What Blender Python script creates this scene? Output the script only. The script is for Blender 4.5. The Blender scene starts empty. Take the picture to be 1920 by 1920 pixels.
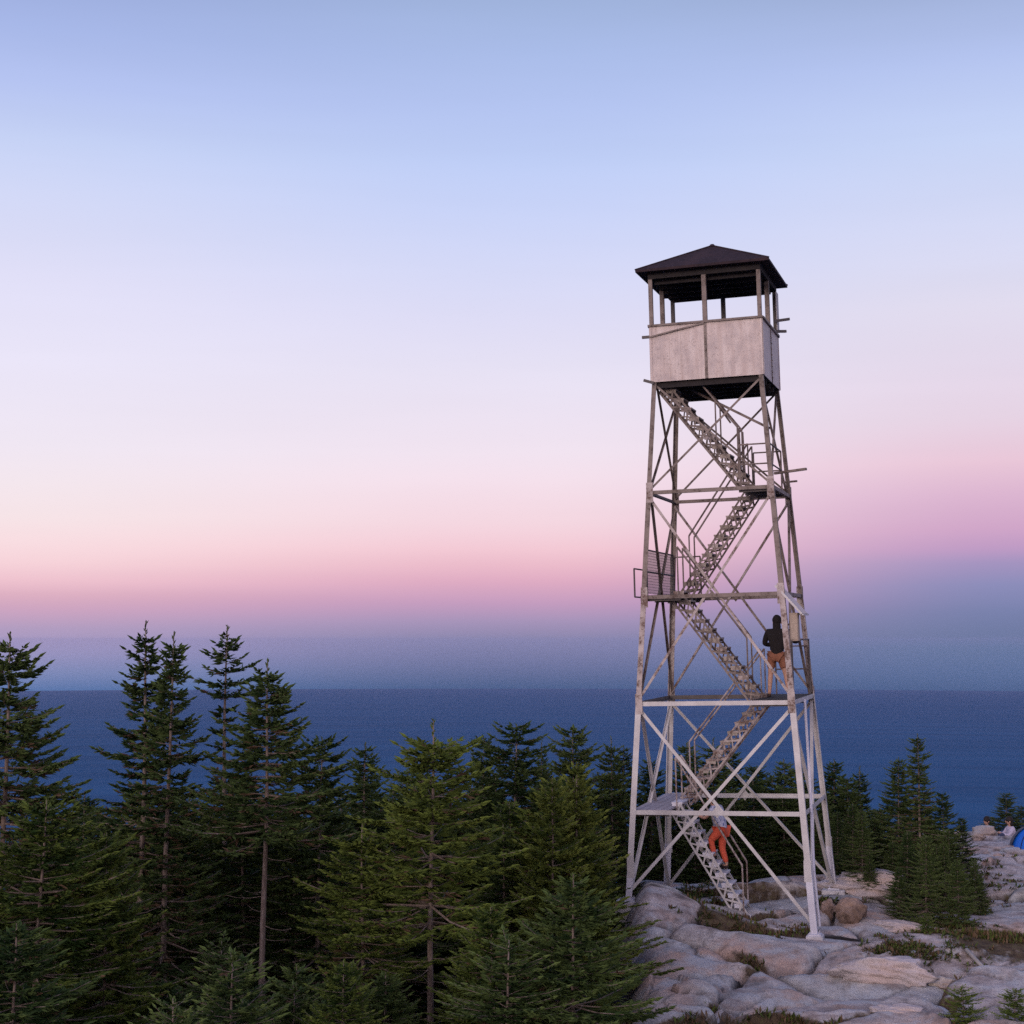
import bpy, bmesh, math, random
import numpy as np
from mathutils import Vector, Matrix, Euler

sc = bpy.context.scene
COL = sc.collection
rnd = random.Random(7)

# ------------------------------------------------------------------ camera
F_PX, PITCH, LEAN = 2942.55, 0.0808, -0.024          # focal length (px of 1920), pitch, lean of the tower
cam_d = bpy.data.cameras.new('camera')
cam_d.sensor_width = 36.0
cam_d.lens = 36.0 * F_PX / 1920.0
cam_d.clip_start = 0.1
cam_d.clip_end = 60000.0
cam = bpy.data.objects.new('camera', cam_d)
cam.rotation_euler = (math.pi / 2 + PITCH, 0, 0)
COL.objects.link(cam)
sc.camera = cam

def ray(px, py):
    """direction (y = 1) through a pixel of the 1920 frame"""
    u, v = (px - 960) / F_PX, -(py - 960) / F_PX
    c, s = math.cos(PITCH), math.sin(PITCH)
    d = Vector((u, c - v * s, s + v * c))
    return d / d.y

def at(px, py, dist):
    return ray(px, py) * dist

# ------------------------------------------------------------------ helpers
def tag(o, label=None, cat=None, group=None, kind=None):
    if label: o['label'] = label
    if cat: o['category'] = cat
    if group: o['group'] = group
    if kind: o['kind'] = kind
    return o

def empty(name, loc=(0, 0, 0), rz=0.0):
    o = bpy.data.objects.new(name, None)
    o.empty_display_size = 0.3
    o.location = loc
    o.rotation_euler = (0, 0, rz)
    COL.objects.link(o)
    return o

class MB:
    """collects boxes, bars and tubes, then links them as one mesh object"""
    def __init__(self):
        self.v, self.f, self.m = [], [], []
    def add(self, vs, fs, mi=0):
        b = len(self.v)
        self.v += [tuple(p) for p in vs]
        self.f += [tuple(b + i for i in f) for f in fs]
        self.m += [mi] * len(fs)
    def hexa(self, p, mi=0):
        self.add(p, [(0, 3, 2, 1), (4, 5, 6, 7), (0, 1, 5, 4), (1, 2, 6, 5), (2, 3, 7, 6), (3, 0, 4, 7)], mi)
    def box(self, x0, x1, y0, y1, z0, z1, mi=0):
        self.hexa([(x0, y0, z0), (x1, y0, z0), (x1, y1, z0), (x0, y1, z0), (x0, y0, z1), (x1, y0, z1), (x1, y1, z1), (x0, y1, z1)], mi)
    def bar(self, a, b, w, h, up=(0, 0, 1), mi=0, off=(0, 0)):
        """rectangular bar from a to b, w wide across, h tall along up"""
        a, b = Vector(a), Vector(b)
        d = (b - a).normalized()
        u = Vector(up)
        u = (u - d * u.dot(d))
        if u.length < 1e-5: u = Vector((1, 0, 0)) - d * d.x
        u.normalize()
        s = d.cross(u)
        o = s * off[0] + u * off[1]
        q = [s * (-w / 2) + u * (-h / 2), s * (w / 2) + u * (-h / 2), s * (w / 2) + u * (h / 2), s * (-w / 2) + u * (h / 2)]
        self.hexa([a + o + k for k in q] + [b + o + k for k in q], mi)
    def angle(self, a, b, size, t, A, B, mi=0):
        """L-section from a to b: one flange along A, the other along B"""
        a, b, A, B = Vector(a), Vector(b), Vector(A), Vector(B)
        self.hexa([a, a + A * size, a + A * size + B * t, a + B * t, b, b + A * size, b + A * size + B * t, b + B * t], mi)
        self.hexa([a + B * t, a + A * t + B * t, a + A * t + B * size, a + B * size,
                   b + B * t, b + A * t + B * t, b + A * t + B * size, b + B * size], mi)
    def tube(self, pts, radii, n=8, mi=0, cap=True):
        pts = [Vector(p) for p in pts]
        if not isinstance(radii, (list, tuple)): radii = [radii] * len(pts)
        b = len(self.v)
        for i, p in enumerate(pts):
            d = (pts[min(i + 1, len(pts) - 1)] - pts[max(i - 1, 0)]).normalized()
            r = Vector((0, 0, 1)) if abs(d.z) < .9 else Vector((1, 0, 0))
            s = d.cross(r).normalized(); u = s.cross(d)
            for k in range(n):
                a = 2 * math.pi * k / n
                self.v.append(tuple(p + (s * math.cos(a) + u * math.sin(a)) * radii[i]))
        for i in range(len(pts) - 1):
            for k in range(n):
                self.f.append((b + i * n + k, b + i * n + (k + 1) % n, b + (i + 1) * n + (k + 1) % n, b + (i + 1) * n + k)); self.m.append(mi)
        if cap:
            self.f.append(tuple(b + k for k in range(n))[::-1]); self.m.append(mi)
            e = b + (len(pts) - 1) * n
            self.f.append(tuple(e + k for k in range(n))); self.m.append(mi)
    def build(self, name, mats, parent=None, smooth=False, bevel=0.0):
        me = bpy.data.meshes.new(name)
        me.from_pydata(self.v, [], self.f)
        mats = mats if isinstance(mats, (list, tuple)) else [mats]
        for m in mats: me.materials.append(m)
        me.polygons.foreach_set('material_index', self.m)
        if smooth: me.polygons.foreach_set('use_smooth', [True] * len(self.f))
        bm = bmesh.new(); bm.from_mesh(me); bmesh.ops.recalc_face_normals(bm, faces=bm.faces); bm.to_mesh(me); bm.free()
        me.update()
        o = bpy.data.objects.new(name, me)
        COL.objects.link(o)
        if parent is not None: o.parent = parent
        if bevel:
            md = o.modifiers.new('bevel', 'BEVEL'); md.width = bevel; md.segments = 2; md.limit_method = 'ANGLE'
        return o

def np_mesh(name, verts, quads, mats, attrs=None, mat_idx=None, smooth=False):
    """mesh from numpy arrays (quads: n x 4)"""
    me = bpy.data.meshes.new(name)
    nv, nq = len(verts), len(quads)
    me.vertices.add(nv); me.vertices.foreach_set('co', np.ascontiguousarray(verts, np.float32).ravel())
    me.loops.add(nq * 4); me.loops.foreach_set('vertex_index', np.ascontiguousarray(quads, np.int32).ravel())
    me.polygons.add(nq)
    me.polygons.foreach_set('loop_start', np.arange(nq, dtype=np.int32) * 4)
    try: me.polygons.foreach_set('loop_total', np.full(nq, 4, np.int32))
    except Exception: pass
    for m in mats: me.materials.append(m)
    if mat_idx is not None: me.polygons.foreach_set('material_index', np.asarray(mat_idx, np.int32))
    me.polygons.foreach_set('use_smooth', np.full(nq, smooth, bool))
    me.update(calc_edges=True)
    for k, a in (attrs or {}).items():
        me.attributes.new(k, 'FLOAT', 'POINT').data.foreach_set('value', np.asarray(a, np.float32))
    me.validate()
    return me

def link(name, me, parent=None):
    o = bpy.data.objects.new(name, me); COL.objects.link(o)
    if parent is not None: o.parent = parent
    return o

# ------------------------------------------------------------------ materials
def srgb(r, g, b):
    f = lambda c: (c / 12.92 if c <= .04045 else ((c + .055) / 1.055) ** 2.4)
    return (f(r / 255), f(g / 255), f(b / 255), 1)

class NT:
    def __init__(self, name):
        self.mat = bpy.data.materials.new(name); self.mat.use_nodes = True
        self.t = self.mat.node_tree; self.n = self.t.nodes
        self.bsdf = self.n['Principled BSDF']
    def node(self, ty, **kw):
        x = self.n.new(ty)
        for k, v in kw.items(): setattr(x, k, v)
        return x
    def link(self, a, b): self.t.links.new(a, b)
    def coord(self, kind='Object'):
        return self.node('ShaderNodeTexCoord').outputs[kind]
    def noise(self, vec, scale, detail=4, rough=.55, dist=0.0):
        x = self.node('ShaderNodeTexNoise')
        x.inputs['Scale'].default_value = scale; x.inputs['Detail'].default_value = detail
        x.inputs['Roughness'].default_value = rough; x.inputs['Distortion'].default_value = dist
        self.link(vec, x.inputs['Vector']); return x.outputs['Fac']
    def scale(self, vec, s):
        x = self.node('ShaderNodeMapping'); x.inputs['Scale'].default_value = s
        self.link(vec, x.inputs['Vector']); return x.outputs['Vector']
    def ramp(self, fac, stops):
        x = self.node('ShaderNodeValToRGB'); e = x.color_ramp.elements
        while len(e) > 1: e.remove(e[-1])
        e[0].position, e[0].color = stops[0][0], col4(stops[0][1])
        for p, c in stops[1:]:
            k = e.new(p); k.color = col4(c)
        self.link(fac, x.inputs['Fac']); return x.outputs['Color']
    def mix(self, fac, a, b, mode='MIX'):
        x = self.node('ShaderNodeMix', data_type='RGBA', blend_type=mode)
        for s, v in ((x.inputs[0], fac), (x.inputs[6], a), (x.inputs[7], b)):
            if hasattr(v, 'is_linked'): self.link(v, s)
            elif isinstance(v, (int, float)): s.default_value = v
            else: s.default_value = col4(v)
        return x.outputs[2]
    def math(self, op, a, b=0.0, clamp=False):
        x = self.node('ShaderNodeMath', operation=op, use_clamp=clamp)
        for s, v in ((x.inputs[0], a), (x.inputs[1], b)):
            if hasattr(v, 'is_linked'): self.link(v, s)
            else: s.default_value = v
        return x.outputs[0]
    def attr(self, name):
        x = self.node('ShaderNodeAttribute', attribute_name=name); return x.outputs['Fac']
    def rand(self):
        return self.node('ShaderNodeObjectInfo').outputs['Random']
    def bump(self, h, strength=.4, dist=.02):
        x = self.node('ShaderNodeBump'); x.inputs['Strength'].default_value = strength; x.inputs['Distance'].default_value = dist
        self.link(h, x.inputs['Height']); self.link(x.outputs['Normal'], self.bsdf.inputs['Normal'])
    def done(self, color, rough=.7, spec=.3, metal=0.0):
        b = self.bsdf
        if hasattr(color, 'is_linked'): self.link(color, b.inputs['Base Color'])
        else: b.inputs['Base Color'].default_value = col4(color)
        if hasattr(rough, 'is_linked'): self.link(rough, b.inputs['Roughness'])
        else: b.inputs['Roughness'].default_value = rough
        b.inputs['Specular IOR Level'].default_value = spec
        b.inputs['Metallic'].default_value = metal
        return self.mat

def col4(c):
    if isinstance(c, (int, float)): return (c, c, c, 1)
    return tuple(c) if len(c) == 4 else (*c, 1)

def mat_metal(name, base, worn, rust, amount, scale=3.0, rough=.6):
    m = NT(name); v = m.coord()
    a = m.noise(v, scale, 5, .6)
    b = m.noise(v, scale * 6, 4, .65, .3)
    c = m.mix(m.ramp(a, [(.35, 0), (.68, 1)]), base, worn)
    r = m.math('ADD', m.math('MULTIPLY', a, .45), m.math('MULTIPLY', b, .55))
    c = m.mix(m.ramp(r, [(amount, 0), (amount + .09, 1)]), c, rust)
    m.bump(b, .15, .004)
    return m.done(c, rough, .35)

STEEL_OLD = mat_metal('weathered_steel', (.215, .17, .15), (.115, .088, .076), (.06, .036, .027), .52)
STEEL_MID = mat_metal('patchy_painted_steel', (.42, .36, .345), (.20, .15, .135), (.10, .055, .04), .50)
STEEL_PALE = mat_metal('pale_painted_steel', (.53, .505, .50), (.40, .375, .37), (.25, .16, .12), .66)
STEEL_FOOT = mat_metal('lilac_white_painted_steel', (.60, .585, .64), (.50, .485, .55), (.3, .22, .2), .70)
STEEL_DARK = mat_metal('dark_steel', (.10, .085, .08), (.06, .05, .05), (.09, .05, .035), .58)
CONCRETE = mat_metal('whitewashed_concrete', (.55, .53, .55), (.42, .40, .41), (.22, .19, .17), .62, 5, .9)
DECK_WOOD = mat_metal('greyed_deck_wood', (.36, .325, .35), (.28, .25, .27), (.14, .11, .10), .60, 6, .85)
TREAD_WOOD = mat_metal('worn_tread_wood', (.34, .29, .25), (.20, .165, .14), (.10, .075, .06), .56, 8, .85)
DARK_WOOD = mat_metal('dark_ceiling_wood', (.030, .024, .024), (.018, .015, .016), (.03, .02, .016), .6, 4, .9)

def mat_cab_wall():
    m = NT('peeling_sheet_metal'); v = m.coord()
    streak = m.noise(m.scale(v, (5, 5, .55)), 1.6, 5, .6)
    blot = m.noise(v, 2.3, 5, .6)
    fine = m.noise(v, 22, 4, .7)
    c = m.mix(m.ramp(streak, [(.36, 0), (.62, 1)]), (.46, .37, .34), (.57, .485, .455))
    c = m.mix(m.ramp(blot, [(.48, 0), (.60, .55), (.72, .8)]), c, (.36, .30, .295))
    c = m.mix(m.ramp(fine, [(.57, 0), (.66, .75)]), c, (.27, .205, .185))
    drip = m.noise(m.scale(v, (14, 14, .35)), 1.0, 3, .6)
    c = m.mix(m.ramp(drip, [(.60, 0), (.72, .4)]), c, (.30, .21, .17))
    m.bump(blot, .25, .02)
    return m.done(c, .55, .35)
CAB_WALL = mat_cab_wall()

def mat_roof():
    m = NT('dark_asphalt_roofing'); v = m.coord()
    a = m.noise(v, 9, 5, .7); b = m.noise(v, 1.5, 3)
    c = m.mix(m.ramp(a, [(.35, 0), (.7, 1)]), (.020, .013, .016), (.042, .026, .031))
    c = m.mix(m.ramp(b, [(.5, 0), (.7, .6)]), c, (.05, .028, .03))
    m.bump(a, .5, .01)
    return m.done(c, .85, .2)
ROOF = mat_roof()

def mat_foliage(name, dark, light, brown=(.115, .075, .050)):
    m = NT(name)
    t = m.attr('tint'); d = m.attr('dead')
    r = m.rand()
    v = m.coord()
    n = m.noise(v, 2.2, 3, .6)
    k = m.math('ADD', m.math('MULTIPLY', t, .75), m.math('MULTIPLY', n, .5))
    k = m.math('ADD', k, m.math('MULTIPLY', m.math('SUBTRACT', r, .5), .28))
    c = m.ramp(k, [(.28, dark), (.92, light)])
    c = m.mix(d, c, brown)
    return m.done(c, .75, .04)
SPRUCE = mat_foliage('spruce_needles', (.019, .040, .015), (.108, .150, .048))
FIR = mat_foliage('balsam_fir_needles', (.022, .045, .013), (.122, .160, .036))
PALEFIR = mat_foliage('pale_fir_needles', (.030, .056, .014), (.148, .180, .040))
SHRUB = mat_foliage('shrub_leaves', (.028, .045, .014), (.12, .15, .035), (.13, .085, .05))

def mat_bark():
    m = NT('spruce_bark'); v = m.coord()
    a = m.noise(m.scale(v, (9, 9, 2.0)), 2.5, 5, .65)
    c = m.ramp(a, [(.3, (.10, .072, .06)), (.55, (.20, .155, .135)), (.75, (.31, .27, .25))])
    m.bump(a, .6, .02)
    return m.done(c, .9, .15)
BARK = mat_bark()

def mat_ground():
    m = NT('granite_and_soil'); v = m.coord('Object')
    veg = m.attr('veg'); forest = m.attr('forest')
    big = m.noise(v, .55, 5, .6, .4)
    mid = m.noise(v, 2.4, 6, .65, .3)
    fine = m.noise(v, 28, 5, .75)
    grain = m.noise(v, 95, 3, .8)
    c = m.ramp(mid, [(.30, (.15, .122, .112)), (.43, (.34, .28, .26)), (.58, (.50, .435, .41)), (.75, (.63, .575, .56))])
    tone = m.attr('tone'); crk = m.attr('crack')
    c = m.mix(m.ramp(tone, [(.25, 0), (.75, .8)]), c, m.ramp(mid, [(.32, (.17, .17, .165)), (.50, (.38, .38, .375)), (.7, (.57, .57, .56))]))
    c = m.mix(m.ramp(big, [(.50, 0), (.62, .75)]), c, (.50, .32, .235))                 # iron-stained bands
    c = m.mix(m.ramp(m.noise(v, 1.1, 4, .6, .8), [(.50, 0), (.62, .85)]), c, (.44, .455, .475))  # grey lichen crust
    c = m.mix(m.ramp(fine, [(.53, 0), (.66, .75)]), c, (.14, .115, .11))
    c = m.mix(m.ramp(grain, [(.60, 0), (.70, .55)]), c, (.62, .57, .57))
    c = m.mix(m.ramp(grain, [(.30, .6), (.40, 0)]), c, (.16, .13, .13))
    strm = m.noise(m.scale(v, (1.0, 1.0, 9.0)), .9, 4, .6, .5)
    c = m.mix(m.ramp(strm, [(.55, 0), (.66, .6)]), c, (.22, .165, .15))
    c = m.mix(m.math('MULTIPLY', crk, m.ramp(m.noise(v, 1.7, 3), [(.25, .6), (.5, 1.0)])), c, (.026, .020, .017))
    soil = m.ramp(m.noise(v, 7, 5, .7), [(.3, (.035, .026, .018)), (.5, (.10, .068, .042)), (.7, (.12, .105, .05))])
    vm = m.math('ADD', veg, m.math('MULTIPLY', m.math('SUBTRACT', m.noise(v, 6, 5, .65), .5), .9))
    c = m.mix(m.ramp(vm, [(.40, 0), (.70, 1)]), c, soil)
    duff = m.ramp(m.noise(v, 5, 5, .7), [(.3, (.014, .013, .008)), (.7, (.045, .035, .02))])
    c = m.mix(forest, c, duff)
    h = m.math('ADD', m.math('MULTIPLY', fine, .5), m.math('MULTIPLY', mid, .9))
    m.bump(h, .8, .06)
    return m.done(c, .85, .25)
GROUND = mat_ground()

def mat_boulder(name, a, b, stain):
    m = NT(name); v = m.coord()
    n = m.noise(v, 2.2, 6, .65, .3); f = m.noise(v, 30, 5, .75)
    c = m.ramp(n, [(.32, a), (.68, b)])
    c = m.mix(m.ramp(m.noise(v, 1.0, 3), [(.48, 0), (.62, .8)]), c, stain)
    c = m.mix(m.ramp(f, [(.56, 0), (.68, .7)]), c, (.15, .12, .11))
    m.bump(m.math('ADD', n, f), .5, .04)
    return m.done(c, .88, .2)
GRANITE = mat_boulder('grey_granite', (.40, .345, .34), (.58, .52, .52), (.48, .37, .33))
RUSTY = mat_boulder('iron_stained_granite', (.25, .165, .125), (.42, .315, .27), (.11, .07, .05))
TAN = mat_boulder('tan_granite', (.40, .34, .30), (.56, .50, .45), (.34, .25, .21))

def mat_plain(name, c, rough=.8, var=.15, scale=25):
    m = NT(name); v = m.coord()
    a = m.noise(v, scale, 4)
    lo = tuple(x * (1 - var) for x in c); hi = tuple(min(1, x * (1 + var)) for x in c)
    return m.done(m.ramp(a, [(.3, lo), (.7, hi)]), rough, .25)

SKIN = mat_plain('skin', (.42, .24, .17), .55, .08)
BLACK_KNIT = mat_plain('black_knit', (.014, .011, .011), .9)
RUST_CLOTH = mat_plain('rust_red_cloth', (.23, .095, .055), .85)
ORANGE_CLOTH = mat_plain('orange_red_cloth', (.55, .095, .05), .8)
HAIR_DARK = mat_plain('dark_hair', (.018, .012, .010), .6, .3, 60)
SHOE_DARK = mat_plain('dark_shoe', (.03, .02, .02), .7)
PALE_BLUE = mat_plain('pale_blue_cloth', (.38, .44, .58), .85)
LILAC = mat_plain('pale_lilac_cloth', (.48, .43, .52), .85)
JEAN = mat_plain('dark_denim', (.05, .06, .11), .85)
TENT_BLUE = mat_plain('bright_blue_nylon', (.012, .13, .60), .5, .12, 8)
TENT_NAVY = mat_plain('navy_nylon', (.010, .012, .045), .55, .12, 8)
PANEL_BACK = mat_plain('pinkish_grey_sheet', (.52, .42, .40), .5, .12, 6)

def mat_pattern():
    m = NT('blue_and_white_print'); v = m.coord()
    x = m.node('ShaderNodeTexVoronoi'); x.inputs['Scale'].default_value = 17; m.link(v, x.inputs['Vector'])
    c = m.ramp(x.outputs['Distance'], [(.25, (.12, .15, .30)), (.45, (.42, .43, .54))])
    return m.done(c, .85, .2)
PRINT = mat_pattern()

# ------------------------------------------------------------------ the tower's frame of reference
TX, TY, TZ, TH, W1, TK = 4.7213, 35.2813, -3.7646, -0.3073, 3.7357, 0.1358
LV = 2.3                                         # landing to landing
ZC = 3 * LV + 2.4938                             # cab floor
view = Vector((0, math.cos(PITCH), math.sin(PITCH)))
TM = Matrix.Rotation(LEAN, 4, view) @ Matrix.Translation((TX, TY, TZ)) @ Matrix.Rotation(TH, 4, 'Z')
def half(z): return (W1 - TK * z) / 2
def corner(sx, sy, z): return Vector((sx * half(z), sy * half(z), z))
FOOT = {(-1, -1): -1.86, (1, -1): -2.46, (-1, 1): -2.39, (1, 1): -2.14}
FOOT_W = {k: TM @ corner(k[0], k[1], z) for k, z in FOOT.items()}

# ------------------------------------------------------------------ terrain
rs = np.random.RandomState(11)
_tab = rs.rand(256, 256)
def vnoise(x, y, f, seed=0):
    x = x * f + seed * 17.3; y = y * f + seed * 9.7
    xi = np.floor(x).astype(int); yi = np.floor(y).astype(int)
    fx = x - xi; fy = y - yi
    fx = fx * fx * (3 - 2 * fx); fy = fy * fy * (3 - 2 * fy)
    g = lambda a, b: _tab[a % 256, b % 256]
    return (g(xi, yi) * (1 - fx) + g(xi + 1, yi) * fx) * (1 - fy) + (g(xi, yi + 1) * (1 - fx) + g(xi + 1, yi + 1) * fx) * fy
def fbm(x, y, f, o=4, seed=0):
    s = 0; a = .5
    for i in range(o):
        s = s + a * (vnoise(x, y, f * 2 ** i, seed + i) - .5); a *= .5
    return s
def sstep(a, b, x):
    t = np.clip((x - a) / (b - a), 0, 1); return t * t * (3 - 2 * t)

# slabs: stretched cells, each a low dome with a crack round it
_n = 84
_sx = rs.uniform(.5, 17.0, _n); _sy = rs.uniform(21.0, 48.0, _n); _so = rs.uniform(-.15, .15, _n); _sa = rs.uniform(.08, .22, _n)
_tl = rs.uniform(-.12, .09, _n); _tx = rs.uniform(-.05, .05, _n); _to = rs.rand(_n)
_m = 620
_bx = rs.uniform(.5, 17.0, _m); _by = rs.uniform(21.0, 48.0, _m); _bo = rs.uniform(-1, 1, _m); _bt = rs.uniform(-.10, .10, _m)
def cells(xx, yy, sx, sy, ax, rot):
    c, s = math.cos(rot), math.sin(rot)
    best = np.full(xx.shape, 1e9); sec = np.full(xx.shape, 1e9); idx = np.zeros(xx.shape, np.int32)
    for i in range(len(sx)):
        dx, dy = xx - sx[i], yy - sy[i]
        d = np.sqrt(((dx * c + dy * s) * ax) ** 2 + (-dx * s + dy * c) ** 2)
        m1 = d < best
        sec = np.where(m1, best, np.minimum(sec, d)); idx = np.where(m1, i, idx); best = np.where(m1, d, best)
    return idx, sec - best
def slabs(x, y):
    out = np.zeros((5,) + x.shape)
    act = (x > -1) & (x < 18) & (y > 19) & (y < 50)
    xa, ya = x[act], y[act]
    if len(xa):
        xx = xa + .8 * fbm(xa, ya, .45, 4, 3) + .10 * fbm(xa, ya, 3.0, 3, 13); yy = ya + .7 * fbm(xa, ya, .5, 4, 5) + .10 * fbm(xa, ya, 3.0, 3, 15)
        idx, e = cells(xx, yy, _sx, _sy, .52, .30)
        prof = 1 - (1 - np.clip(e / .42, 0, 1)) ** 3
        h = _so[idx] + _sa[idx] * prof + _tl[idx] * (yy - _sy[idx]) + _tx[idx] * (xx - _sx[idx]) + .10 * np.clip(e, 0, 1.2)
        crack = sstep(.075, .012, e)
        h = h - .13 * crack
        # broken blocks inside some of the slabs
        b, eb = cells(xx, yy, _bx, _by, .60, .15)
        brk = sstep(.0, .12, fbm(xa, ya, .42, 3, 66)) 
        h = h + brk * (.075 * _bo[b] * np.clip(eb / .05, 0, 1) + _bt[b] * (yy - _by[b])) 
        c2 = brk * sstep(.045, .008, eb)
        h = h - .05 * c2
        out[0][act] = h; out[1][act] = np.minimum(e, 5); out[2][act] = np.maximum(crack, .8 * c2)
        out[3][act] = _to[idx] * .75 + .25 * (_bo[b] * .5 + .5) * brk
        out[4][act] = brk
    return out

def ground_base(x, y):
    r = np.sqrt(x * x + y * y)
    cam_hill = -1.72 - .27 * np.clip(np.where(y > 0, r, np.abs(r)), 0, 19.5)
    z = np.where(r < 20, cam_hill, cam_hill)
    forest = -7.3 - .045 * np.clip(y - 24, 0, 40)
    # rocky plateau on the right
    edge_l = 1.9 + .06 * (y - 26)
    pl = sstep(-.9, .6, x - edge_l) * sstep(20.5, 24.5, y)
    back = 39.4 + .5 * np.sin(x * .9)
    plat = -6.15 - .075 * np.clip(32 - y, 0, 12)
    behind = sstep(0, 2.6, y - back) * (1 - sstep(10.2, 12.0, x))
    plat = plat - 1.7 * behind
    plat = plat + .33 * sstep(10.6, 12.4, x) * sstep(37, 45, y) * 1.0 - .10 * sstep(7.6, 9.4, x) * (1 - sstep(10.8, 12, x)) 
    plat = plat - 1.2 * sstep(46.0, 53, y)
    z_low = np.minimum(cam_hill * 0 + forest, forest)
    z = z_low * (1 - pl) + plat * pl
    blend = sstep(14, 22, y) * 1.0
    front = sstep(-2, 5, y)
    z = np.where(y < 22, cam_hill * (1 - blend) + z * blend, z)
    # far: the mountain falls away
    d = np.sqrt((x - 2) ** 2 + (y - 22) ** 2)
    z = z - .42 * np.clip(d - 34, 0, None) - 0.0 * front
    return z, pl * (1 - behind) * (1 - sstep(47, 50, y))

def ground(x, y, full=False):
    x = np.asarray(x, float); y = np.asarray(y, float)
    z, rock = ground_base(x, y)
    h, e, fi, tone, brk = slabs(x, y)
    hh = h + .10 * fbm(x, y, .8, 3, 2) + .075 * fbm(x, y, 3.2, 5, 8)
    # thin sheeting ledges on the front slope
    q = y * .62 + .05 * x + 1.5 * fbm(x, y, .30, 4, 21)
    led = (q - np.floor(q)); led = np.where(led < .90, led / .90, 1 - (led - .90) / .10)
    hh = hh + .26 * (led - .5) * (1 - .75 * sstep(29.5, 33, y)) * sstep(23, 25, y)
    corr = 0
    for p in FOOT_W.values():
        b, _ = ground_base(np.array([p.x]), np.array([p.y]))
        w = np.exp(-((x - p.x) ** 2 + (y - p.y) ** 2) / (2 * 1.25 ** 2))
        near = np.exp(-((x - p.x) ** 2 + (y - p.y) ** 2) / (2 * .75 ** 2))
        corr = corr + w * (p.z - b[0] - .05)
        hh = hh * (1 - .97 * near)
    lw = at(1238, 1690, 35.4); corr = corr - .38 * np.exp(-((x - lw.x) ** 2 + (y - lw.y) ** 2) / (2 * .75 ** 2))
    rough = .35 * fbm(x, y, .35, 4, 31)
    zz = z + rock * (hh + corr) + (1 - rock) * rough
    if not full: return zz
    pat = sstep(-.03, .10, fbm(x, y, .42, 3, 40))
    veg = sstep(.22, .02, e) * .95 * pat + .7 * sstep(.13, .24, fbm(x, y, .5, 3, 44)) * sstep(.6, .1, e)
    veg = veg + .75 * sstep(7.9, 9.0, x - .15 * (y - 31)) * (1 - sstep(10.6, 11.6, x - .12 * (y - 36))) * sstep(30.0, 31.5, y) * sstep(34.5, 32.5, y)
    veg = np.clip(veg + .9 * sstep(.35, .8, 1 - rock), 0, 1.2)
    return zz, veg, 1 - rock, fi, tone
def gz(x, y): return float(ground(np.array([x]), np.array([y]))[0])

def axis(lo, hi, step, far_lo, far_hi):
    core = list(np.arange(lo, hi + 1e-6, step))
    up, s, v = [], step, core[-1]
    while v < far_hi: s *= 1.22; v += s; up.append(v)
    dn, s, v = [], step, core[0]
    while v > far_lo: s *= 1.22; v -= s; dn.append(v)
    return np.array(dn[::-1] + core + up)
gx = axis(1.6, 14.4, .050, -1500, 1500); gy = axis(23.8, 46.5, .056, -1500, 1600)
GX, GY = np.meshgrid(gx, gy)
Zg, VEG, FOR, CRK, TON = ground(GX, GY, True)
nx, ny = len(gx), len(gy)
ii = np.arange(nx * ny).reshape(ny, nx)
quads = np.stack([ii[:-1, :-1], ii[:-1, 1:], ii[1:, 1:], ii[1:, :-1]], -1).reshape(-1, 4)
me = np_mesh('ground', np.stack([GX, GY, Zg], -1).reshape(-1, 3), quads, [GROUND], {'veg': VEG.ravel(), 'forest': FOR.ravel(), 'crack': CRK.ravel(), 'tone': TON.ravel()}, smooth=True)
tag(link('ground', me), kind='structure')

# ------------------------------------------------------------------ the sea far below
SEA_Z, SEA_R, SEA_K = -372.0, 24200.0, 1 / (2 * 761000.0)   # the sea surface curves away to its horizon
def mat_sea():
    m = NT('sea_water'); v = m.coord()
    a = m.noise(m.scale(v, (.0004, .0016, 1)), 1.0, 6, .62, .6)
    b = m.noise(m.scale(v, (.02, .05, 1)), 1.0, 4, .6)
    c = m.ramp(a, [(.38, (.011, .070, .165)), (.62, (.018, .096, .215))])
    m.bump(b, .15, 2.0)
    return m.done(c, .9, .02)
rr = np.concatenate([np.linspace(0, 5000, 9), np.linspace(5600, SEA_R, 48)]); ns = 240
aa = np.arange(ns) * 2 * math.pi / ns
RR, AA = np.meshgrid(rr, aa, indexing='ij')
V = np.stack([RR * np.cos(AA), RR * np.sin(AA), -RR * RR * SEA_K], -1).reshape(-1, 3)
q = np.arange(len(rr) * ns).reshape(len(rr), ns); q2 = np.roll(q, -1, 1)
me = np_mesh('sea', V, np.stack([q[:-1], q[1:], q2[1:], q2[:-1]], -1).reshape(-1, 4), [mat_sea()], smooth=True)
o = link('sea', me); o.location = (0, 0, SEA_Z); tag(o, kind='structure')

# haze: one closed box of thin, even air round the camera, ground and sea
hz = NT('thin_sea_haze')
hz.n.remove(hz.bsdf)
pv = hz.node('ShaderNodeVolumePrincipled')
pv.inputs['Color'].default_value = (.54, .60, .92, 1)
pv.inputs['Density'].default_value = 1.7e-5
hz.link(pv.outputs['Volume'], hz.n['Material Output'].inputs['Volume'])
b = MB(); b.box(-24500, 24500, -24500, 24500, SEA_Z - SEA_R ** 2 * SEA_K - 10, 12.0)
tag(b.build('haze', hz.mat), kind='stuff')

# ------------------------------------------------------------------ fire tower
tower = empty('fire_tower')
tower.matrix_world = TM
tag(tower, 'tall weathered steel lattice fire tower with zigzag stairs and open cab', 'fire tower')

def tpart(mb, name, mats, parent=None, **kw):
    return mb.build(name, mats, parent or tower, **kw)

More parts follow.
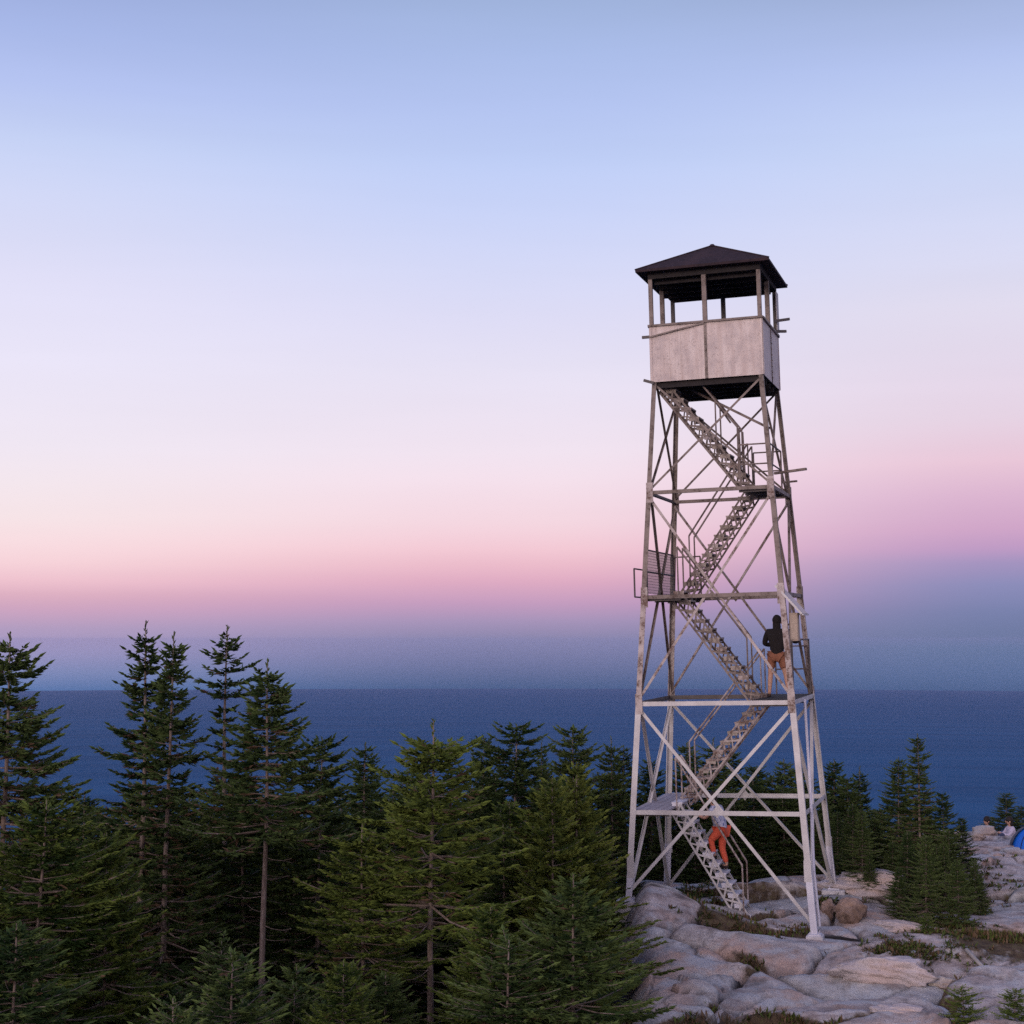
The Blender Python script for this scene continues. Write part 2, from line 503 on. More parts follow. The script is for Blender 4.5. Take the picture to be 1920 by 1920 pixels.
# legs: L-sections bolted from segments, the lowest painted pale
for (sx, sy), zf in FOOT.items():
    mb = MB()
    segs = [(zf, -1.15, .135, 0), (-1.15, LV + .05, .125, 1), (LV + .05, 2 * LV, .118, 2), (2 * LV, 3 * LV, .108, 3), (3 * LV, ZC, .10, 3)]
    for z0, z1, s, mi in segs:
        mb.angle(corner(sx, sy, z0), corner(sx, sy, z1), s, .016, (-sx, 0, 0), (0, -sy, 0), mi)
    for zj in (-1.15, LV, 2 * LV, 3 * LV):           # splice plates
        c = corner(sx, sy, zj)
        mb.box(min(c.x, c.x - sx * .15) , max(c.x, c.x - sx * .15), min(c.y + sy * .002, c.y + sy * .016), max(c.y + sy * .002, c.y + sy * .016), zj - .22, zj + .22, 1 if zj < LV else 2)
    leg = tpart(mb, 'leg', [STEEL_FOOT, STEEL_PALE, STEEL_MID, STEEL_OLD])
    fb = MB()
    c = corner(sx, sy, zf)
    w = .17 if (sx, sy) == (1, -1) else .26
    cx, cy = c.x - sx * .06, c.y - sy * .06
    fb.hexa([(cx - w * 1.15, cy - w * 1.15, zf - .7), (cx + w * 1.15, cy - w * 1.15, zf - .7), (cx + w * 1.15, cy + w * 1.15, zf - .7), (cx - w * 1.15, cy + w * 1.15, zf - .7),
             (cx - w, cy - w, zf + .03), (cx + w, cy - w, zf + .03), (cx + w, cy + w, zf + .03), (cx - w, cy + w, zf + .03)])
    ft = tpart(fb, 'footing', CONCRETE, bevel=.02)
    bp = MB(); bp.box(cx - .13, cx + .13, cy - .13, cy + .13, zf + .03, zf + .055)
    for ax in (-.09, .09):
        for ay in (-.09, .09): bp.tube([(cx + ax, cy + ay, zf + .05), (cx + ax, cy + ay, zf + .10)], .012, 6)
    tpart(bp, 'base_plate', STEEL_FOOT, ft)

FACES = {'front': ((-1, -1), (1, -1), (0, -1)), 'back': ((-1, 1), (1, 1), (0, 1)), 'left': ((-1, -1), (-1, 1), (-1, 0)), 'right': ((1, -1), (1, 1), (1, 0))}
# girts at every landing on each face
for lev in range(4):
    z = lev * LV
    mat = (STEEL_PALE, STEEL_PALE, STEEL_OLD, STEEL_OLD)[lev]
    for fn, (a, b, n) in FACES.items():
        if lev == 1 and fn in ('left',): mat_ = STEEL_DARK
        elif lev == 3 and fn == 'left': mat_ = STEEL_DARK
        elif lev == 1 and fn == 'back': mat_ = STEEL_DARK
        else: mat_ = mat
        p, q = corner(*a, z), corner(*b, z)
        nv = Vector((*n, 0)); d = (q - p).normalized()
        p, q = p + d * .02 - nv * .02, q - d * .02 - nv * .02
        g = MB(); s = .095 if lev < 2 else .08
        g.angle(p + Vector((0, 0, -s / 2)), q + Vector((0, 0, -s / 2)), s, .012, (0, 0, 1), -nv)
        tpart(g, 'girt', mat_)

# X braces, two landings tall, on every face
def brace(a, za, b, zb, n, size, mat, inset):
    p, q = corner(*a, za), corner(*b, zb)
    nv = Vector((*n, 0)); d = (q - p).normalized()
    p, q = p + d * .10 - nv * inset, q - d * .10 - nv * inset
    side = d.cross(nv).normalized()
    g = MB()
    g.angle(p - side * size / 2, q - side * size / 2, size, .010, side, -nv)
    return tpart(g, 'brace', mat)
tiers = [(None, LV, .070, STEEL_PALE), (LV, 3 * LV, .056, STEEL_MID), (3 * LV, ZC, .046, STEEL_OLD)]
for fn, (a, b, n) in FACES.items():
    for z0, z1, s, m in tiers:
        za = z0 if z0 is not None else FOOT[a] + .12
        zb = z0 if z0 is not None else FOOT[b] + .12
        if fn in ('left', 'right') and z0 == LV: m = STEEL_OLD
        brace(a, za, b, z1 - .03, n, s, m, .045)
        brace(b, zb, a, z1 - .03, n, s, m, .075)
for fn, z, w, m in (('front', 0.02, .13, STEEL_PALE), ('back', .02, .13, STEEL_PALE), ('front', 2 * LV, .11, STEEL_OLD), ('back', 2 * LV + .02, .11, STEEL_OLD)):
    n = FACES[fn][2]; h = half(z) - .052
    g = MB(); y = n[1] * h
    g.hexa([(0, y - .005, z - w), (w * .8, y - .005, z), (0, y - .005, z + w), (-w * .8, y - .005, z), (0, y + .005, z - w), (w * .8, y + .005, z), (0, y + .005, z + w), (-w * .8, y + .005, z)])
    for bx, bz in ((0, .6), (0, -.6), (.45, 0), (-.45, 0)):
        g.tube([(bx * w, y - .02, z + bz * w), (bx * w, y + .02, z + bz * w)], .012, 6)
    tpart(g, 'gusset_plate', m)
# cable conduit running up beside the nearest leg
g = MB(); g.tube([corner(1, -1, -2.3) + Vector((.02, .28, 0)), corner(1, -1, -1.2) + Vector((.0, .40, 0)), corner(1, -1, .3) + Vector((.02, .9, 0)), corner(1, -1, LV) + Vector((.02, 1.45, 0))], .03, 8)
tpart(g, 'conduit', STEEL_FOOT)

# landings
def landing(u0, u1, v0, v1, z, mat):
    o = empty('landing'); o.parent = tower
    for v in (v0 + .05, (v0 + v1) / 2, v1 - .05):
        fr = MB(); fr.bar((u0, v, z - .10), (u1, v, z - .10), .05, .09); tpart(fr, 'joist', STEEL_DARK, o)
    d = MB(); n = max(3, int(round((u1 - u0) / .15))); w = (u1 - u0) / n
    for i in range(n):
        d.box(u0 + i * w + .006, u0 + (i + 1) * w - .006, v0, v1, z - .05 + rnd.uniform(-.003, .003), z - .012)
    tpart(d, 'deck', mat, o)
    return o
L_EDGE = [(-half(0) + .02, -1.05), (.78, half(LV) - .02), (-half(2 * LV) - .04, -.72), (.62, half(3 * LV) - .02)]
landing(L_EDGE[0][0], L_EDGE[0][1], -half(0) + .10, half(0) - .10, .06, DECK_WOOD)
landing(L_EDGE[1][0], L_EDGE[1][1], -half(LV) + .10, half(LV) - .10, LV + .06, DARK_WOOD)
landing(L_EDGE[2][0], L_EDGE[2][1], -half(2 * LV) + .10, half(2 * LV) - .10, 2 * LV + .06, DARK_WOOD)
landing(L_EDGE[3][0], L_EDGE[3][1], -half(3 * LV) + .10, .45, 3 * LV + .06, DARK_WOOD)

# stairs: odd flights in the front lane, even ones in the rear lane
FLIGHTS = [((.47, -2.55), (-1.08, .03), -.98, -.40, STEEL_PALE), ((-1.02, .05), (.84, LV + .03), -.12, .46, STEEL_MID), ((.76, LV + .04), (-.90, 2 * LV + .03), -.98, -.40, STEEL_OLD),
           ((-.86, 2 * LV + .05), (.72, 3 * LV + .03), -.12, .46, STEEL_OLD), ((.72, 3 * LV + .05), (-1.10, ZC - .05), -.98, -.40, STEEL_OLD)]
def flight(i, lo, hi, v0, v1, mat):
    (ua, za), (ub, zb) = lo, hi
    d = Vector((ub - ua, 0, zb - za)); L = d.length; d.normalize()
    up = Vector((0, 0, 1)); per = (up - d * d.z).normalized()
    A0 = Vector((ua, 0, za)); pale = STEEL_FOOT if i == 0 else STEEL_MID
    o = empty('stair_flight'); o.parent = tower
    DP = .15
    for v in (v0, v1):
        s = MB(); off = .02 if v == v0 else -.02
        for q in (DP, -DP):
            a_, b_ = A0 + Vector((0, v, 0)) + per * q, Vector((ub, v, zb)) + per * q
            s.angle(a_, b_, .042, .008, per * (-1 if q > 0 else 1), Vector((0, 1 if v == v0 else -1, 0)))
        n = max(6, int(L / .26))
        for k in range(n):                                   # lacing plates between the two chords
            p = A0 + Vector((0, v + off * .3, 0)) + d * (L * (k + .06) / n); q = A0 + Vector((0, v + off * .3, 0)) + d * (L * (k + .94) / n)
            sg = 1 if k % 2 else -1
            s.bar(p - per * (DP - .03) * sg, q + per * (DP - .03) * sg, .006, .042, d); s.bar(p + per * (DP - .03) * sg + Vector((0, .007, 0)), q - per * (DP - .03) * sg + Vector((0, .007, 0)), .006, .030, d)
        tpart(s, 'stringer', mat if i else STEEL_PALE, o)
    nt = int(round((zb - za) / .215))
    for k in range(nt):
        t = (k + .6) / nt
        u, z = ua + (ub - ua) * t, za + (zb - za) * t + .17
        tr = MB(); tr.box(u - .12, u + .12, v0 + .012, v1 - .012, z - .016, z + .016)
        tr.box(u - .11, u + .11, v0 + .012, v0 + .020, z - .075, z - .017); tr.box(u - .11, u + .11, v1 - .020, v1 - .012, z - .075, z - .017)
        tpart(tr, 'tread', (TREAD_WOOD, STEEL_MID)[k % 3 == 1] if i else pale, o)
    # hand rails
    for v in (v0 - .01, v1 + .01):
        hr = MB()
        off = Vector((0, 0, 1.16))
        pa, pb = Vector((ua, v, za)) + d * .22, Vector((ub, v, zb)) - d * .10
        top_cut = .0 if i < 4 else .42
        pb2 = pb - d * top_cut * L * .9
        hr.tube([pa + off, pb2 + off], .021, 8)
        for t in ((0.0, 1.0) if i != 4 else (0.0, .5)):
            p = pa + (pb2 - pa) * t
            hr.tube([p, p + off], .018, 6)
        tpart(hr, 'handrail', mat if i else STEEL_MID, o)
for i, f in enumerate(FLIGHTS): flight(i, *f)

# guards round the landings
def guard(pts, z, h, mat, mesh_panel=False, rails=(1.0, .52)):
    g = MB()
    pts = [Vector((p[0], p[1], z)) for p in pts]
    for p in pts: g.tube([p, p + Vector((0, 0, h))], .020, 6)
    for r in rails:
        for a, b_ in zip(pts[:-1], pts[1:]): g.tube([a + Vector((0, 0, h * r)), b_ + Vector((0, 0, h * r))], .018, 6)
    o = tpart(g, 'guard_rail', mat)
    if mesh_panel:
        w = MB()
        for a, b_ in zip(pts[:-1], pts[1:]):
            n = max(2, int((b_ - a).length / .06))
            for k in range(1, n):
                p = a + (b_ - a) * (k / n); w.bar(p + Vector((0, 0, .03)), p + Vector((0, 0, h)), .007, .007, (1, 0, 0))
            m = int(h / .06)
            for k in range(1, m):
                zz = Vector((0, 0, h * k / m)); w.bar(a + zz, b_ + zz, .007, .007)
        tpart(w, 'wire_mesh', STEEL_DARK, o)
h2 = half(2 * LV)
guard([(-h2 + .10, -h2 + .16), (-h2 + .10, -.1), (-h2 + .10, h2 - .1)], 2 * LV + .05, 1.0, STEEL_DARK, True)
guard([(-h2 + .05, h2 - .1), (-.80, h2 - .1)], 2 * LV + .05, .95, STEEL_OLD, False, (1.0,))
guard([(-h2 - .16, -h2 + .1), (-h2 - .16, -.2)], 2 * LV + .02, .62, STEEL_DARK, False, (1.0, .0))
h1 = half(LV)
guard([(h1 - .06, -h1 + .3), (h1 - .06, h1 - .25)], LV + .05, 1.25, STEEL_DARK, False, (1.0,))
guard([(.86, h1 - .12), (h1 - .1, h1 - .12)], LV + .05, 1.1, STEEL_OLD)
h3 = half(3 * LV)
guard([(.66, -h3 + .12), (h3 - .08, -h3 + .12), (h3 - .08, .42), (.70, .42)], 3 * LV + .05, .90, STEEL_OLD)
g = MB(); g.tube([(.52, -.30, 3 * LV + .35), (.50, -.30, ZC - 1.05)], .03, 6); tpart(g, 'post', STEEL_OLD)
g = MB(); g.tube([(.62, -.36, 3 * LV + .35), (.60, -.36, ZC - 1.15)], .022, 6); tpart(g, 'post', STEEL_OLD)
g = MB(); g.bar((-.55, -.25, ZC - .10), (1.28, -.9, 3 * LV + 1.32), .05, .05); tpart(g, 'tie_bar', STEEL_OLD)
g = MB(); g.tube([(-.30, .9, ZC - .1), (.12, .95, ZC - .75)], .025, 6); tpart(g, 'tie_bar', STEEL_OLD)
g = MB(); g.bar((h3 - .1, -.55, 3 * LV + .36), (h3 + .62, -.75, 3 * LV + .40), .09, .05); tpart(g, 'outrigger_beam', STEEL_OLD)
g = MB(); g.bar((h3 - .1, .5, 3 * LV + .25), (h3 + .26, .45, 3 * LV + .26), .06, .04); tpart(g, 'outrigger_beam', STEEL_OLD)

# tilted sheet and box bolted to the right face at the third landing
pr = MB()
pr.hexa([(1.36, -1.52, 2 * LV + .16), (1.90, -1.58, 2 * LV - .46), (1.94, -1.02, 2 * LV - .46), (1.40, -.96, 2 * LV + .16),
         (1.385, -1.52, 2 * LV + .18), (1.925, -1.58, 2 * LV - .44), (1.965, -1.02, 2 * LV - .44), (1.425, -.96, 2 * LV + .18)])
po = tpart(pr, 'tilted_panel', PANEL_BACK)
fr = MB()
fr.bar((1.37, -1.54, 2 * LV + .17), (1.91, -1.60, 2 * LV - .45), .035, .045)
fr.bar((1.93, -1.61, 2 * LV - .465), (1.97, -.99, 2 * LV - .465), .03, .03)
tpart(fr, 'panel_frame', STEEL_PALE, po)
br = MB(); br.bar((1.5, -1.35, 2 * LV - .75), (1.86, -1.35, 2 * LV - .42), .03, .03); br.bar((1.45, -1.30, 2 * LV - .78), (1.62, -1.3, 2 * LV - .78), .03, .03)
tpart(br, 'bracket', STEEL_DARK, po)
bx = MB(); bx.box(1.62, 1.80, -1.42, -1.16, 2 * LV - 1.02, 2 * LV - .42)
bo = tpart(bx, 'equipment_box', mat_plain('tan_painted_box', (.33, .26, .21), .6), bevel=.012)
dd = MB(); dd.box(1.64, 1.78, -1.432, -1.422, 2 * LV - .98, 2 * LV - .46); tpart(dd, 'box_door', mat_plain('tan_painted_door', (.36, .29, .235), .6), bo)

# cab
CH = 1.25
cabf = MB()
cabf.box(-CH + .012, CH - .012, -CH + .012, CH - .012, ZC - .02, ZC + .035)
for v in np.linspace(-CH + .12, CH - .12, 5): cabf.box(-CH + .05, CH - .05, v - .03, v + .03, ZC - .16, ZC - .0205)
cab = tpart(cabf, 'cab', DARK_WOOD)
for fn, (a, b, n) in FACES.items():
    w = MB(); nv = Vector((*n, 0)); dv = Vector((-n[1], n[0], 0))
    long = CH if n[1] else CH - .014
    def P(s, o, z): return dv * s + nv * (CH + o) + Vector((0, 0, ZC + z))
    def slab(s0, s1, o0, o1, z0, z1):
        w.hexa([P(s0, o0, z0), P(s1, o0, z0), P(s1, o1, z0), P(s0, o1, z0), P(s0, o0, z1), P(s1, o0, z1), P(s1, o1, z1), P(s0, o1, z1)])
    # four sheets with their own slight buckle, lapped under battens
    for k in range(4):
        s0, s1 = -long + k * long / 2, -long + (k + 1) * long / 2
        slab(s0 + .0005, s1 - .0005, -.012, rnd.uniform(0, .003), -.03, 1.21)
    for s in (-long + .025, long - .025): slab(s - .024, s + .024, .004, .014, -.028, 1.20)
    wl = w; w = bt = MB(); slab(-.030, .030, .004, .016, -.028, 1.20)
    for k in range(9):
        c_ = P(0, .016, .08 + k * .13); bt.tube([c_, c_ + nv * .012], .015, 6)
    tpart(wl, 'wall', CAB_WALL, cab); tpart(bt, 'batten', STEEL_OLD, cab)
    sl = MB(); p, q = P(-CH - (.03 if n[1] else -.045), .0, 1.235), P(CH + (.03 if n[1] else -.045), .0, 1.235)
    sl.bar(p, q, .09, .045); tpart(sl, 'sill', STEEL_OLD, cab)
    hd = MB(); p, q = P(-CH + (.0 if n[1] else .07), -.03, 2.355), P(CH - (.0 if n[1] else .07), -.03, 2.355)
    hd.bar(p, q, .07, .13); tpart(hd, 'header', DARK_WOOD, cab)
for sx in (-1, 0, 1):
    for sy in (-1, 0, 1):
        if sx == sy == 0: continue
        p = MB(); cx, cy = sx * (CH - .045), sy * (CH - .045)
        w = .045 if sx and sy else .05
        p.box(cx - w, cx + w, cy - w * .9, cy + w * .9, ZC + 1.26, ZC + 2.289)
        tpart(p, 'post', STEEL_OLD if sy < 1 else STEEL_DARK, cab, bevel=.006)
rf = MB(); E_ = CH + .23; z0, z1, za = ZC + 2.42, ZC + 2.475, ZC + 3.22
ev = [(-E_, -E_), (E_, -E_), (E_, E_), (-E_, E_)]
rf.add([(x, y, z0) for x, y in ev] + [(x, y, z1) for x, y in ev] + [(0, 0, za)],
       [(3, 2, 1, 0), (0, 1, 5, 4), (1, 2, 6, 5), (2, 3, 7, 6), (3, 0, 4, 7), (4, 5, 8), (5, 6, 8), (6, 7, 8), (7, 4, 8)])
for x, y in ev: rf.tube([(x, y, z1 + .004), (0, 0, za + .006)], .022, 6)
ro = tpart(rf, 'roof', ROOF, cab)
rc = MB(); rc.tube([(0, 0, za - .03), (0, 0, za + .035)], [.10, .04], 10); tpart(rc, 'roof_cap', ROOF, ro)
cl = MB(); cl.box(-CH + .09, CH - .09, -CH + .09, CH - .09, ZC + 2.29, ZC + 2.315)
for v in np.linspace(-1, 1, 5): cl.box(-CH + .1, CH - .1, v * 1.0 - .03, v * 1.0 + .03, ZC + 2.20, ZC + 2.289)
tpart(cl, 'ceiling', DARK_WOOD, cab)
for p, q in (((-CH - .18, -CH + .04, ZC + 1.00), (-CH + .01, -CH + .04, ZC + 1.00)), ((-CH - .15, -CH - .06, ZC + .02), (-CH + .08, -CH - .06, ZC - .06)),
             ((CH + .0, CH - .55, ZC + 1.50), (CH + .32, CH - .35, ZC + 1.56)), ((CH + .0, CH - .45, ZC + 1.28), (CH + .22, CH - .25, ZC + 1.30))):
    s = MB(); s.bar(p, q, .05, .06); tpart(s, 'bracket', STEEL_DARK, cab)
s = MB(); s.bar((-CH + .0, -CH - .03, ZC + .98), (-.02, -CH - .03, ZC + 1.20), .03, .035); tpart(s, 'wall_shade_bar', STEEL_OLD, cab)  # thin bar added in place of the diagonal shading on the front sheet metal
s = MB(); s.box(CH + .03, CH + .05, CH - .42, CH - .10, ZC + 1.30, ZC + 2.22); tpart(s, 'shutter', mat_plain('grey_painted_shutter', (.42, .39, .38), .6), cab)

# ------------------------------------------------------------------ conifers
def spruce(seed, H, R, crown0=.05, dens=1.0, nbr=(6, 8), prof=.85, wild=.25, dead=.25, leader=.5, droop=.15, twig=1.0, gap=.0, wseg=.26, tip=1.0, cut=None):
    """returns numpy crown (verts, quads, tint, dead, mat) and the trunk as an MB; base at the origin"""
    r = random.Random(seed)
    B, D, S, W, L, T, DD = [], [], [], [], [], [], []
    trunk = MB(); wood = MB()
    bend = [(0, 0)]
    bx, by = r.uniform(-.06, .06), r.uniform(-.06, .06)
    def axis_pt(z):
        t = z / H
        return Vector((bx * math.sin(t * 3.1) + .02 * math.sin(9 * t + seed), by * math.sin(t * 2.6 + 1) - by * math.sin(1), z))
    r0 = .0078 * H
    zs = np.linspace(-.35, H, 15)
    trunk.tube([axis_pt(max(z, 0)) if z >= 0 else Vector((0, 0, z)) for z in zs], [max(.006, r0 * (1.15 - .0 * z) * (1 - max(z, 0) / H) ** .8 + .005) for z in zs], 8)
    def twig_add(b, d, s, l, w, t, dd):
        B.append(b[:]); D.append(d[:]); S.append(s[:]); L.append(l); W.append(w); T.append(t); DD.append(dd)
    UP = Vector((0, 0, 1))
    def branch(z, a, ln, rise, dr, leafy, deadness):
        base = axis_pt(z)
        dirh = Vector((math.cos(a), math.sin(a), 0)); sh = Vector((-math.sin(a), math.cos(a), 0))
        curve = r.uniform(-.12, .12)
        def P(s):
            return base + dirh * (ln * s) + sh * (ln * curve * s * s) + UP * (ln * (rise * s - dr * s * (1.6 - s) * 1.2 + .10 * s * s * s))
        br = max(.004, .011 * ln)
        wood.tube([P(0), P(.35), P(.7), P(1)], [br, br * .75, br * .45, .003], 4, cap=False)
        if leafy <= 0:
            for _ in range(int(ln * 5)):
                s = r.uniform(.3, .95); p = P(s); sd = sh * r.choice((-1, 1)) + dirh * r.uniform(.2, .8) + UP * r.uniform(-.5, .3)
                wood.tube([p, p + sd.normalized() * r.uniform(.08, .25) * ln ** .5], [.004, .002], 3, cap=False)
            return
        n = max(5, int(ln / (.046 / (dens * leafy) ** .7)))
        s_in = r.uniform(.02, .16) + .30 * min(1, max(0, ln - .5)) * (1 if leafy < .9 else .7)
        tone = r.uniform(-.22, .22)
        for k in range(n):
            s = s_in + (1 - s_in) * (k + r.random()) / n
            p = P(s); fwd = (P(min(1.0, s + .05)) - P(s - .05)).normalized()
            l0 = (.32 * (1 - s) * min(1.0, ln) ** .7 + .085) * twig * r.uniform(.65, 1.3)
            for sd in (-1, 1):
                if r.random() < .12: continue
                d = (fwd * r.uniform(.5, 1.0) + sh * sd * r.uniform(.45, 1.0) + UP * r.uniform(-.28, .20)).normalized()
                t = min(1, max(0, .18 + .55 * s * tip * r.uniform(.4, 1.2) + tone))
                w = (.013 + .020 * r.random()) * twig
                dd = 1.0 if r.random() < deadness * (1.15 - s) else 0.0
                nrm = (UP + Vector((r.uniform(-.5, .5), r.uniform(-.5, .5), 0))).normalized()
                s1 = d.cross(nrm).normalized()
                twig_add(p, d, s1, l0, w, t, dd)
                if l0 > .13:
                    q = p + d * l0 * r.uniform(.25, .5)
                    for s2 in (-1, 1):
                        e = (d * .75 + s1 * s2 * .7 + UP * r.uniform(-.2, .2)).normalized()
                        twig_add(q, e, e.cross(UP).normalized(), l0 * r.uniform(.4, .65), w * .8, min(1, t + .08), dd)
        # terminal shoot
        d = (P(1) - P(.9)).normalized()
        twig_add(P(.95), d, d.cross(UP).normalized(), .16 * twig, .03 * twig, .65 * tip, 0)
    z = H - leader * .60
    # leader
    for k in range(int(10 + leader * 18)):
        zz = H - leader * (k + .5) / (10 + leader * 18); a = r.uniform(0, 6.28)
        d = Vector((math.cos(a) * .55, math.sin(a) * .55, .75)).normalized()
        twig_add(axis_pt(zz), d, d.cross(UP).normalized(), r.uniform(.05, .10), .016, .5, 0)
    twig_add(axis_pt(H - .12), UP, Vector((1, 0, 0)), .16, .018, .6, 0)
    while z > crown0 * H:
        t = (H - z) / (H * (1 - crown0 * .5))
        big = 1.0 + (wild * r.uniform(-1, 1.2))
        nb = r.randint(*nbr) + int(2.4 * min(1, t * 1.6)) if t > .1 else 5
        a0 = r.uniform(0, 6.28)
        if r.random() < gap and t > .12: z -= wseg * r.uniform(.6, 1.3); continue
        for k in range(nb):
            a = a0 + 6.283 * k / nb + r.uniform(-.35, .35)
            p_ = t ** prof * (1.0 if t < .75 else 1.0 - .35 * (t - .75) / .25)
            if cut: p_ *= cut(t, a)
            ln = R * p_ * (1 + .22 * math.sin(a * 2 + z * 1.7 + seed) * wild / .3) * max(.25, big + wild * r.uniform(-1.0, .9)) + .05
            ln = min(ln, R * p_ * 1.38 + .12)
            rise = .40 * (1 - t) ** 3 + .08 * r.uniform(-1, 1)
            lf = 1.0 if r.random() > dead * max(0, t - .35) * 1.3 else .45
            branch(z + r.uniform(-.07, .07), a, ln, rise, droop * (.4 + t), lf, dead * t * .55)
        z -= wseg * r.uniform(.65, 1.25) * (.55 + .5 * min(1, t * 2.5))
    z = crown0 * H
    while z > .35:
        for k in range(r.randint(1, 3)):
            branch(z + r.uniform(-.1, .1), r.uniform(0, 6.28), R * r.uniform(.12, .36), r.uniform(-.1, .1), droop * .9, 0, 0)
        z -= r.uniform(.14, .34)
    B, D, S = np.array(B), np.array(D), np.array(S); L = np.array(L)[:, None]; W = np.array(W)[:, None]
    n = len(B)
    N2 = np.cross(D, S)
    m = B + D * L * .42
    e = B + D * L
    q1 = np.stack([B, m + S * W, e, m - S * W], 1); q2 = np.stack([B, m + N2 * W * .75, e, m - N2 * W * .75], 1)
    V = np.concatenate([q1, q2]).reshape(-1, 3)
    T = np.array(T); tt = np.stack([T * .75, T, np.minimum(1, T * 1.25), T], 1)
    tint = np.concatenate([tt, tt]).ravel()
    dd = np.repeat(np.concatenate([DD, DD]), 4)
    Q = np.arange(len(V)).reshape(-1, 4)
    mi = np.zeros(len(Q), int)
    wv = np.array(wood.v).reshape(-1, 3); wf = np.array([f for f in wood.f if len(f) == 4]).reshape(-1, 4)
    V = np.concatenate([V, wv]); tint = np.concatenate([tint, np.zeros(len(wv))]); dd = np.concatenate([dd, np.ones(len(wv))])
    mi = np.concatenate([mi, np.ones(len(wf), int)]); Q = np.concatenate([Q, wf + len(tint) - len(wv)])
    return (V, Q, tint, dd, mi), trunk

class Kind:
    def __init__(self, name, H, foliage, **kw):
        (V, Q, ti, dd, mi), tr = spruce(H=H, **kw)
        self.H = H; self.name = name
        self.crown = np_mesh(name + '_crown', V, Q, [foliage, BARK], {'tint': ti, 'dead': dd}, mi)
        t = tr.build(name + '_trunk', BARK, smooth=True); self.trunk = t.data
        bpy.data.objects.remove(t)
        self.n = len(Q)

def plant(kind, px, py, dist, label, group=None, name='spruce_tree', wid=1.0, rot=None, cat='tree', lean=0.0):
    top = at(px, py, dist)
    base = gz(top.x, top.y) - .05
    H = max(.4, top.z - base); k = H / kind.H
    root = empty(name, (top.x - lean * H, top.y, base), rnd.uniform(0, 6.28) if rot is None else rot)
    if lean: root.rotation_euler = (0, lean, root.rotation_euler.z)
    root.scale = (k * wid, k * wid, k)
    tag(root, label, cat, group)
    link('trunk', kind.trunk, root); link('crown', kind.crown, root)
    return root

K = {}
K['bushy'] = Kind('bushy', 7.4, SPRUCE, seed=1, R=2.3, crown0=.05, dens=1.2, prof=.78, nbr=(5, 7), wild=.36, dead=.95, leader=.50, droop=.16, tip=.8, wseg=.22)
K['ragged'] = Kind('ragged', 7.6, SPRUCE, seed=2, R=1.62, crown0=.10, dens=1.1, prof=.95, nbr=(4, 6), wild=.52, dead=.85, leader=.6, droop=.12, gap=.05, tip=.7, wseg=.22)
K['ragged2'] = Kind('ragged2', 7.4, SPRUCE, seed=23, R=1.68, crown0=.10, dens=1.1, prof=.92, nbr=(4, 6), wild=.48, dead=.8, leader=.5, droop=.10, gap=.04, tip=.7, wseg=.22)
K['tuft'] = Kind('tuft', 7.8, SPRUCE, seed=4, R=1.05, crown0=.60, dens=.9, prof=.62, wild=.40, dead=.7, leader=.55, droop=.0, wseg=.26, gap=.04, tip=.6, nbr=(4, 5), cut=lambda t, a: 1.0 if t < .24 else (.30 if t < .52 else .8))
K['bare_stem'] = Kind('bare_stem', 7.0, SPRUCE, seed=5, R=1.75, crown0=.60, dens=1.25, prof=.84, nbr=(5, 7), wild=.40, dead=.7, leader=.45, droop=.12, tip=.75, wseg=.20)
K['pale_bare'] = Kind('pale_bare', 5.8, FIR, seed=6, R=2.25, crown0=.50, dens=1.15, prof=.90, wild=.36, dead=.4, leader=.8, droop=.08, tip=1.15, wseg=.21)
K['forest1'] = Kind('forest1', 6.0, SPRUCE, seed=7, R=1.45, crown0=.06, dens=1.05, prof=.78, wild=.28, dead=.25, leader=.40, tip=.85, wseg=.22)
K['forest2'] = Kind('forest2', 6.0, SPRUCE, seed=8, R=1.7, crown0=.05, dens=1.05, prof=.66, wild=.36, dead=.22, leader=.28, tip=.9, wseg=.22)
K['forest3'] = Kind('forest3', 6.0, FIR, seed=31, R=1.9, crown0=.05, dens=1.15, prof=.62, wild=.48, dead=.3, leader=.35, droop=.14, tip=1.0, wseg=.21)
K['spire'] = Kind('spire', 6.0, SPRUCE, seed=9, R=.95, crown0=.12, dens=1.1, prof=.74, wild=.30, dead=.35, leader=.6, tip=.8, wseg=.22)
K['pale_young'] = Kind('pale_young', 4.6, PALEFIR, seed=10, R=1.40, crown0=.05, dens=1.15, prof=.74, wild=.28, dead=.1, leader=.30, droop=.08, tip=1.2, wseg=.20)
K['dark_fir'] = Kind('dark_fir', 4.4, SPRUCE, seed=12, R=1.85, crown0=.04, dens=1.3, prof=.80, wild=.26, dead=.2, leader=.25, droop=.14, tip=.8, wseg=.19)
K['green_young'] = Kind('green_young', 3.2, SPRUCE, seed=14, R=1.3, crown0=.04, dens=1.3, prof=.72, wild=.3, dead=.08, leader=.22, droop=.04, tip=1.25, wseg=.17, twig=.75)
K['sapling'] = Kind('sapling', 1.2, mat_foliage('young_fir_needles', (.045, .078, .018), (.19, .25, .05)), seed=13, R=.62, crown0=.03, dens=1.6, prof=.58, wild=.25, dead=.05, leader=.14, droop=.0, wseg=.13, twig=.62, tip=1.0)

LW = 'conifers in the woods left of the tower'
